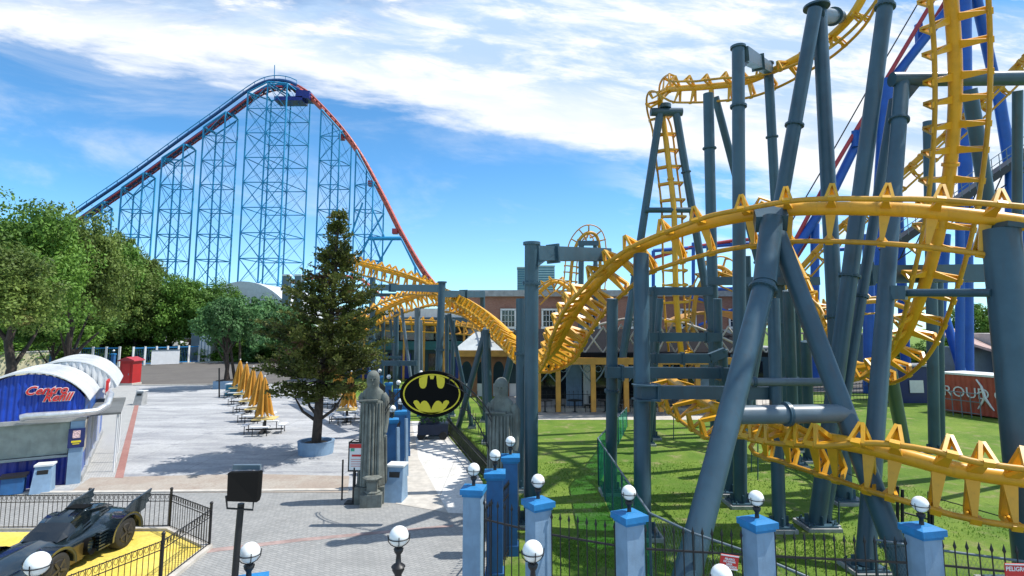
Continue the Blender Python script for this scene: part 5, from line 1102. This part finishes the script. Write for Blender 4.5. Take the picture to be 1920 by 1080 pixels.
mb = MB(); mb.loft([[Vector((x * 1.01, y - .015, z + .004)) for x, z in pr] for y, pr in ((-1.58, [(.42, .70), (.36, .73), (-.36, .73), (-.42, .70)]), (-1.36, [(.50, .76), (.38, .86), (-.38, .86), (-.50, .76)]), (-1.12, [(.49, .86), (.36, .99), (-.36, .99), (-.49, .86)]))], False, False); link('windscreen', mb.mesh('windscreen', M_GLASSD), t)
mb = MB(); mb.box((0, -.42, 1.14), (.46, .34, .02)); link('roof_hatch', mb.mesh('roof_hatch', M_SIGNK), t)
for s in (-1, 1):
    mb = MB(); fin = [(-.25, .70), (.1, .86), (.45, 1.04), (.85, 1.10), (1.15, 1.15), (1.08, 1.04), (1.16, .97), (1.02, .92), (1.08, .84), (.92, .80), (.95, .70), (.6, .62)]
    mb.prism(fin, lambda p: Vector((s * (.80 + .05 * (p[1] - .7)), p[0], p[1])), lambda p: Vector((s * (.72 + .12 * (p[1] - .7)), p[0], p[1]))); link('tail_fin', mb.mesh('tail_fin', M_CAR), t)
    for yc, r_ in ((-2.15, .35), (0, .38)):
        mb = MB(); Mx = Matrix.Translation((s * .80, yc, r_)) @ Matrix.Rotation(R(90), 4, 'Y'); mb.lathe((0, 0, -.14), [(r_ * .62, 0), (r_ * .93, .0), (r_, .04), (r_, .24), (r_ * .93, .28), (r_ * .62, .28)], 32, Mx); w = link('wheel', mb.mesh('wheel', M_TYRE), t)
        mb = MB(); mb.lathe((0, 0, .10 * s - .05), [(r_ * .1, 0), (r_ * .64, .0), (r_ * .66, .05), (r_ * .6, .10), (r_ * .25, .06), (r_ * .1, .10)], 24, Mx)
        for kx in range(5):
            a = kx * 2 * math.pi / 5; mb.box((math.cos(a) * r_ * .38, math.sin(a) * r_ * .38, .15 * s), (r_ * .5, .05, .03), a, Mx)
        c = link('rim', mb.mesh('rim', M_RIM), w)
    mb = MB(); mb.tube((s * .60, -1.02, .40), (s * .80, -.98, .42), .18, .20, 20, False); link('side_intake', mb.mesh('side_intake', M_SIGNK), t)
    mb = MB()
    for kx in range(6): mb.box((s * .80, -.62, .26 + kx * .075), (.10, .40, .035), 0)
    link('louvres', mb.mesh('louvres', M_CAR), t)
    mb = MB(); mb.box((s * .71, -1.55, .38), (.05, .75, .36)); link('side_skirt', mb.mesh('side_skirt', mat('black_panel_painted_gold_reflection', (.10, .075, .03), .25, .5)), t)  # pad reflection on the black skirt is put into its gold base colour
mb = MB(); mb.tube((0, -4.05, .36), (0, -3.6, .40), .24, .28, 20); link('nose_turbine', mb.mesh('nose_turbine', M_SIGNK), t)
# display pad fence
A_, Bc, Cc, Dc = Vector((-17, 16.1, 0)), G(317, 992), G(392, 1026), Vector((-7.65, 12.88, 0)); Ec = Vector((-9.2, 9.0, 0))
for lab, a, b in (('low black scroll fence behind the black finned car', A_, Bc), ('low black scroll fence on the right side of the yellow pad', Bc, Cc), ('low black scroll fence slanting along the right corner of the yellow pad', Cc, Dc), ('low black scroll fence in front of the black finned car', Dc, Ec)):
    iron_fence(lab, a, b, .95, .125, 'scroll fences round the yellow pad', ins=.05, scroll=True, name='scroll_fence', r=.008)
mb = MB()
for i, q in enumerate((A_.lerp(Bc, .70), Bc, Cc, Dc)):
    mb = MB(); mb.tube(q, q + Vector((0, 0, 1.05)), .035, seg=10); mb.ball(q + Vector((0, 0, 1.08)), .045, 10, 6); o = obj('fence_post', mb, M_BLACK)
    tag(o, ['black fence post behind the left tail fin of the finned car', 'black fence post at the back corner of the yellow pad', 'black fence post at the rightmost corner of the yellow pad', 'black fence post at the front corner of the yellow pad'][i], 'fence post', 'posts round the yellow pad')

# ------------------------------------------------------------------ dark cart under the sign
b0 = G(812, 822); t = thing('dark_cart', 'small dark cart with green bundles standing at the end of the white path', 'cart', b0)
mb = MB(); mb.box(b0 + Vector((0, 0, .5)), (1.5, .9, .5), R(6)); mb.box(b0 + Vector((-.2, .1, .85)), (.9, .7, .3), R(6)); obj('body', mb, mat('dark_navy_plastic', (.01, .02, .05), .4), t)
for x, y in ((-.55, -.4), (.55, -.4), (-.55, .4), (.55, .4)): mb = MB(); mb.tube(b0 + Vector((x, y - .04, .2)), b0 + Vector((x, y + .04, .2)), .2); obj('wheel', mb, M_TYRE, t)
mb = MB(); r_ = random.Random(9)
for _ in range(260):
    c = b0 + Vector((r_.uniform(-.65, .65), r_.uniform(-.35, .35), r_.uniform(.85, 1.25))); e = Vector((r_.gauss(0, 1), r_.gauss(0, 1), r_.gauss(0, 1))).normalized() * .12; w_ = e.orthogonal().normalized() * .05; mb.add([c - e, c + w_, c + e, c - w_], [(0, 1, 2, 3)])
obj('plants', mb, M_LEAF3, t)

# ------------------------------------------------------------------ buildings behind
def wbox(t, name, c, d, m, rz=0): mb = MB(); mb.box(c, d, rz); return obj(name, mb, m, t)
YB = 64; a, b = P(873, 560, YB), P(1420, 560, YB); zt = P(960, 556, YB).z
t = thing('brick_building', 'two-storey red brick building with a pale cornice behind the tall gantry', 'building', ((a.x + b.x) / 2, YB, 0)); cx = (a.x + b.x) / 2; wd = b.x - a.x
wbox(t, 'wall', (cx, YB + 6, zt / 2), (wd, 12, zt), M_BRICK); wbox(t, 'cornice', (cx, YB + 5.7, zt + .35), (wd + .8, 12.6, .7), M_CONC); wbox(t, 'string_course', (cx, YB - .03, P(960, 622, YB).z), (wd, .2, .5), M_CONC)
wbox(t, 'ground_storey', (cx, YB - .1, P(960, 630, YB).z / 2), (wd, .25, P(960, 630, YB).z), M_WHITE)
for x in (953, 1030, 1110, 1190, 1290, 1380):
    q = P(x, 597, YB); f = wbox(t, 'window', (q.x, YB - .08, q.z), (1.4, .14, 1.9), M_GLASSD)
    mb = MB(); X, Z = q.x, q.z
    for dx, dz, w_, h_ in ((0, 1.0, 1.8, .2), (0, -1.05, 1.9, .25), (-.8, 0, .2, 1.9), (.8, 0, .2, 1.9), (0, 0, .06, 1.9), (-.36, 0, .04, 1.9), (.36, 0, .04, 1.9), (0, .35, 1.4, .04), (0, -.35, 1.4, .04)): mb.box((X + dx, YB - .18, Z + dz), (w_, .08, h_))
    mb2 = obj('window_frame', mb, M_WHITE, f)
# station
t = thing('ride_station', 'dark teal ride station with a white roof edge behind the left grey posts', 'building', B(780, 60)); M_TEAL = mat('dark_teal_wall', (.012, .05, .075), .5, 0, .2, .5)
a, b = P(640, 620, 60), P(872, 620, 60); cx, wd = (a.x + b.x) / 2, b.x - a.x
wbox(t, 'wall', (cx, 64, P(0, 655, 60).z / 2), (wd, 6, P(0, 655, 60).z), M_TEAL); wbox(t, 'platform_rail', (cx, 60.4, P(0, 648, 60).z), (wd, .2, .9), mat('teal_band', (.02, .13, .17), .5))
wbox(t, 'upper_wall', (cx, 66, P(0, 625, 60).z), (wd, 5, 3.0), M_GLASSD); wbox(t, 'roof', (cx, 63, P(0, 588, 60).z), (wd + 1, 9, 1.0), M_ROOFW); wbox(t, 'roof_trim', (cx, 58.4, P(0, 600, 60).z), (wd + 1, .3, .5), M_STEEL)
for k in range(9): wbox(t, 'door', (a.x + 1 + k * 1.45, 60.9, 1.4), (1.0, .12, 2.6), M_NAVY if k % 3 else M_GLASSD)
for k in range(7): wbox(t, 'roof_post', (a.x + .5 + k * 2.1, 59.5, P(0, 600, 60).z / 2), (.2, .2, P(0, 600, 60).z), M_WOOD)
# small arched pavilion
def hip(mb, c, w, d, z0, z1, rw=.3):
    mb.add([(c[0] - w / 2, c[1] - d / 2, z0), (c[0] + w / 2, c[1] - d / 2, z0), (c[0] + w / 2, c[1] + d / 2, z0), (c[0] - w / 2, c[1] + d / 2, z0), (c[0] - w * rw / 2, c[1], z1), (c[0] + w * rw / 2, c[1], z1)], [(0, 1, 5, 4), (1, 2, 5), (2, 3, 4, 5), (3, 0, 4), (3, 2, 1, 0)])
Yp = 46; t = thing('arched_pavilion', 'small pavilion with pale hipped roof, amber eaves and arches left of the gantry', 'pavilion', B(920, Yp)); a, b = P(860, 660, Yp), P(1010, 660, Yp); cx, wd = (a.x + b.x) / 2, b.x - a.x; ze = P(0, 662, Yp).z
mb = MB(); hip(mb, (cx, Yp + 2.5), wd + .8, 6, ze + .25, P(0, 622, Yp).z, .55); obj('roof', mb, mat('pale_grey_roof_sheet', (.42, .46, .47), .6, 0, .1, 1), t)
mb = MB(); mb.bar((a.x - .3, Yp - .5, ze), (b.x + .3, Yp - .5, ze), .3, .5); obj('eaves', mb, M_WOOD, t)
n = 5
for k in range(n):
    x0 = a.x + wd * k / n; w_ = wd / n; mb = MB(); zt_ = ze - .25; arc = [(x0 + w_ * .5 + w_ * .34 * math.cos(c), zt_ - 1.15 + .75 * math.sin(c)) for c in [math.pi * i / 12 for i in range(13)]]
    for (p, q) in zip(arc, arc[1:]): mb.add([(p[0], Yp, p[1]), (q[0], Yp, q[1]), (q[0], Yp, zt_), (p[0], Yp, zt_), (p[0], Yp + .3, p[1]), (q[0], Yp + .3, q[1]), (q[0], Yp + .3, zt_), (p[0], Yp + .3, zt_)], [(0, 1, 2, 3), (7, 6, 5, 4), (0, 4, 5, 1)])
    for xx in (x0 + w_ * .08, x0 + w_ * .92): mb.box((xx, Yp + .15, zt_ / 2), (w_ * .16, .3, zt_))
    obj('arch', mb, mat('rust_plaster', (.30, .14, .075), .8, 0, .15, 1.5), t)
wbox(t, 'back_wall', (cx, Yp + 4, ze / 2), (wd, .3, ze), M_TEAL); wbox(t, 'low_wall', (cx, Yp + .15, .5), (wd - .2, .15, 1.0), M_WHITE)
# hall with amber beams
Yh = 36.5; t = thing('open_hall', 'dark open-fronted hall with amber beam and posts under the curve', 'pavilion', B(1100, Yh)); a, b = P(1006, 680, Yh), P(1420, 680, Yh); cx, wd = (a.x + b.x) / 2, b.x - a.x; zb = P(0, 677, Yh).z
mb = MB(); mb.bar((a.x, Yh, zb), (b.x, Yh, zb), .3, .42); obj('beam', mb, M_WOOD, t)
for k, x in enumerate((1010, 1047, 1113, 1175, 1240, 1310, 1390)):
    q = B(x, Yh); wbox(t, 'post', (q.x, Yh, zb / 2), (.30, .30, zb - .4), M_WOOD)
    mb = MB(); 
    for s in (-1, 1): mb.path([(q.x + s * .15, Yh, zb - 1.3), (q.x + s * .5, Yh, zb - .9), (q.x + s * .85, Yh, zb - .25)], .05, 6); mb.path([(q.x + s * .35 + .2 * math.cos(c), Yh, zb - .5 + .2 * math.sin(c)) for c in [i * math.pi / 4 for i in range(8)]], .025, 5, True)
    obj('bracket', mb, M_STEEL2, t)
mb = MB(); ze = P(0, 624, 45).z - 1; mb.add([(a.x - 1, Yh + .3, zb + .25), (b.x + 1, Yh + .3, zb + .25), (b.x + 1, Yh + 9, ze + 1), (a.x - 1, Yh + 9, ze + 1), (a.x - 1, Yh + .3, zb + .5), (b.x + 1, Yh + .3, zb + .5), (b.x + 1, Yh + 9, ze + 1.3), (a.x - 1, Yh + 9, ze + 1.3)], [(0, 1, 2, 3), (7, 6, 5, 4), (0, 4, 5, 1), (1, 5, 6, 2), (3, 2, 6, 7), (0, 3, 7, 4)]); obj('roof', mb, mat('near_black_roof', (.012, .012, .014), .9, 0, .2, 1, spec=.1), t)
mb = MB(); z0, z1 = zb + .5, zb + 2.6
for k in range(12):
    x0 = a.x + 2 + wd * k / 12; x1 = x0 + wd / 12; mb.tube((x0, Yh + .5, z0), (x1, Yh + .5, z1 - .6 * abs(k - 5) * .2), .06, seg=5); mb.tube((x1, Yh + .5, z0), (x0, Yh + .5, z1 - .6 * abs(k - 5) * .2), .06, seg=5)
mb.path([(a.x + wd * i / 20, Yh + .5, z0 + 2.3 * math.sin(math.pi * i / 20)) for i in range(21)], .08, 6); obj('truss', mb, mat('pale_truss_paint', (.45, .40, .35), .6), t)
wbox(t, 'back_wall', (cx, Yh + 8, zb / 2), (wd, .3, zb), M_GLASSD)
for x, w_ in ((1078, 1.2), (1102, .8), (1210, 1.5), (1330, 2.0)): q = B(x, Yh + 4); wbox(t, 'panel', (q.x, Yh + 4, 1.5), (w_, .2, 3.0), M_PIL if x != 1102 else M_WHITE)
def chairset(x, i):
    q = B(x, Yh + 1.2); t = thing('cafe_table', ['dark cafe table with two chairs behind the left amber post', 'dark cafe table with two chairs between the two left amber posts', 'dark cafe table with two chairs right of the second amber post', 'dark cafe table with two chairs under the hall, behind the thick post'][i], 'table', q, 'dark cafe tables in the hall')
    mb = MB(); mb.lathe((0, 0, 0), [(.25, 0), (.05, .04), (.05, .72), (.5, .74), (.5, .78)], 16); link('top', mb.mesh('top', M_BLACK), t)
    mb = MB()
    for s in (-1, 1):
        mb.box((s * .85, 0, .45), (.42, .42, .05)); mb.box((s * 1.05, 0, .8), (.05, .42, .5))
        for dx in (-.18, .18):
            for dy in (-.18, .18): mb.box((s * .85 + dx, dy, .22), (.04, .04, .44))
    link('chair_pair', mb.mesh('chair_pair', M_BLACK), t)
for i, x in enumerate((1022, 1078, 1135, 1200)): chairset(x, i)
iron_fence('long black iron fence at the far edge of the lawn before the hall', G(1008, 770), G(1420, 768), 1.05, .3, base=.15, ins=0, name='iron_fence')
mb = MB(); mb.bar(G(1006, 772) + Vector((0, 0, .1)), G(1420, 770) + Vector((0, 0, .1)), .3, .25); struct('lawn_kerb', mb, M_KERB)
iron_fence('long black iron fence beyond the lawn behind the leaning Y support', G(1430, 765), G(1760, 748), 1.3, .3, base=.1, ins=0)
# dim service buildings behind right part
for (x0, x1, yt, Y, m, lab) in ((1240, 1345, 640, 50, M_STEEL2, 'grey service block behind the low grey beams'), (1395, 1470, 655, 56, M_TEAL, 'dark teal service block behind the slim grey posts'), (1560, 1640, 628, 60, M_STEEL, 'grey container-like block behind the lower ladder-like track')):
    a, b = P(x0, yt, Y), P(x1, yt, Y); t = thing('service_block', lab, 'building', ((a.x + b.x) / 2, Y, 0)); wbox(t, 'wall', ((a.x + b.x) / 2, Y + 3, a.z / 2), (b.x - a.x, 6, a.z), m); wbox(t, 'roof', ((a.x + b.x) / 2, Y + 3, a.z + .1), (b.x - a.x + .5, 6.4, .2), M_CONC); wbox(t, 'door', ((a.x * .7 + b.x * .3), Y - .03, 1.1), (1.1, .1, 2.2), M_GLASSD)
q = P(1305, 612, 48); t = thing('amber_canopy', 'curved amber canopy above the grey beams behind the vertical track', 'canopy', (q.x, 48, 0)); mb = MB()
arc = [(3.4 * math.cos(c), 1.3 * math.sin(c)) for c in [math.pi * i / 16 for i in range(17)]]; mb.prism(arc + [(x * .93, z * .85) for x, z in arc[::-1]], lambda p: Vector((q.x + p[0] + 1.2, 46, q.z + p[1])), lambda p: Vector((q.x + p[0] + 1.2, 50, q.z + p[1]))); obj('shell', mb, M_WOOD, t); mb = MB(); mb.tube((q.x - 1.9, 48, 0), (q.x - 1.9, 48, q.z), .12); mb.tube((q.x + 4.3, 48, 0), (q.x + 4.3, 48, q.z), .12); obj('post', mb, M_STEEL, t)
# skyscraper
for (x0, x1, yt, Y, lab, m) in ((970, 990, 503, 900, 'dark slab half of the far office tower left of the gantry post', mat('blue_grey_glass', (.13, .22, .30), .3, 0, .1, .05)), (1008, 1040, 500, 920, 'far office tower with banded windows right of the gantry post', mat('pale_banded_facade', (.35, .46, .55), .4, 0, .1, .05))):
    a, b = P(x0, yt, Y), P(x1, yt, Y); t = thing('office_tower', lab, 'building', ((a.x + b.x) / 2, Y, 0)); wbox(t, 'shaft', ((a.x + b.x) / 2, Y + 12, a.z / 2), (b.x - a.x, 24, a.z), m)
    mb = MB(); nfl = 26
    for k in range(nfl): mb.box(((a.x + b.x) / 2, Y - .2, a.z * (k + .5) / nfl), ((b.x - a.x) * .94, .5, a.z / nfl * .45))
    obj('window_band', mb, mat('dark_blue_glazing', (.05, .13, .22), .2), t); wbox(t, 'roof_edge', ((a.x + b.x) / 2, Y + 12, a.z + 1), (b.x - a.x + 1, 25, 2), M_CONC)
# right: pink-roofed house, red container
t = thing('pale_house', 'pale house with a weathered pinkish roof at the right behind the red container', 'house', B(1830, 62)); a = P(1800, 690, 62); b = P(1862, 690, 62)
wbox(t, 'wall', ((P(1835, 0, 62).x + 1.6), 65, 2.4), (5.5, 6, 4.8), mat('cream_render', (.52, .50, .45), .8, 0, .1, 1, dirt=.3)); mb = MB(); mb.add([P(1770, 628, 60), P(1870, 658, 60), P(1872, 640, 70), P(1775, 612, 70), P(1770, 632, 60), P(1870, 663, 60), P(1872, 645, 70), P(1775, 617, 70)], [(0, 1, 2, 3), (7, 6, 5, 4), (0, 4, 5, 1), (1, 5, 6, 2), (2, 6, 7, 3), (3, 7, 4, 0)]); obj('roof', mb, mat('pinkish_roof', (.38, .26, .23), .8, 0, .3, .6, dirt=.5), t); wbox(t, 'annex', (P(1790, 0, 64).x, 66, 1.6), (6, 5, 3.2), M_STEEL2)
c1, c2 = G(1766, 772), G(1868, 786); t = thing('red_container', 'red shipping container with white lettering behind a thin railing', 'container', (c1 + c2) / 2); d = c2 - c1; L = d.length; u = d.normalized(); rz = math.atan2(u.y, u.x); c2 = c2 + u * 3; cm = (c1 + c2) / 2; L += 3
mb = MB(); nrm = Vector((-u.y, u.x, 0)); n = 40; vs = []
for i in range(n * 2 + 1):
    q = c1 + u * L * i / (n * 2) - nrm * (.04 if (i // 2) % 2 else 0); vs += [q + Vector((0, 0, .1)), q + Vector((0, 0, 2.5))]
mb.add(vs, [(2 * i, 2 * i + 2, 2 * i + 3, 2 * i + 1) for i in range(n * 2)]); obj('side', mb, M_REDF2 if 'M_REDF2' in globals() else mat('faded_red_container_paint', (.40, .075, .045), .5, 0, .12, 1.5, dirt=.35), t)
mb = MB(); mb.box(cm + nrm * 1.25 + Vector((0, 0, 1.3)), (L - .05, 2.4, 2.35), rz); obj('body', mb, MATS['faded_red_container_paint'], t)
mb = MB(); mb.box(cm + nrm * 1.2 + Vector((0, 0, 2.55)), (L + .1, 2.55, .12), rz); obj('roof', mb, M_WHITE, t)
for s, f, sz in (('ROUD', .26, .95), ('ON', .62, .8)):
    o = link('lettering', smart_text(s, sz, M_SIGNW, .01, -.004), t); X, Z, N = u, Vector((0, 0, 1)), -nrm; Mx = Matrix(((X.x, Z.x, N.x), (X.y, Z.y, N.y), (X.z, Z.z, N.z))).to_4x4(); Mx.translation = c1 + u * L * f - nrm * .07 + Vector((0, 0, 1.4)) - t.location; o.matrix_basis = Mx
mb = MB(); Q = lambda s, z: c1 + u * s - nrm * .08 + Vector((0, 0, z))
s0 = L * .43
mb.path([Q(s0 - .35, 2.3), Q(s0 - .1, 1.9), Q(s0, 1.5), Q(s0 + .05, 1.2), Q(s0 + .35, .7), Q(s0 + .5, .5)], [.05, .07, .10, .10, .06, .04], 6); mb.path([Q(s0 + .02, 1.2), Q(s0 - .2, .8), Q(s0 - .4, .5)], [.09, .06, .04], 6); mb.path([Q(s0, 1.6), Q(s0 - .35, 1.45)], [.06, .04], 6); obj('painted_figure', mb, M_SIGNW, t)
t = thing('tube_railing', 'thin tubular railing in front of the red container', 'railing', c1 - nrm * 1); mb = MB(); e0, e1 = c1 - nrm * 1 + u * .3, c1 - nrm * 1 + u * (L - 3.2)
for k in range(6): q = e0.lerp(e1, k / 5); mb.tube(q, q + Vector((0, 0, 1.5)), .03, seg=6)
for z in (.3, 1.0, 1.5): mb.tube(e0 + Vector((0, 0, z)), e1 + Vector((0, 0, z)), .03, seg=6)
obj('rails', mb, M_STEEL2, t)
t = thing('service_cart', 'dark service booth with a pale notice left of the red container', 'booth', B(1730, 42)); q = B(1715, 42); wbox(t, 'body', (q.x, 43, 1.3), (4.2, 2, 2.6), MATS['navy_poster']); wbox(t, 'notice', (q.x + .2, 41.95, 1.2), (1.0, .06, .9), M_SIGNW); wbox(t, 'roof', (q.x, 43, 2.7), (4.6, 2.4, .12), M_CONC)
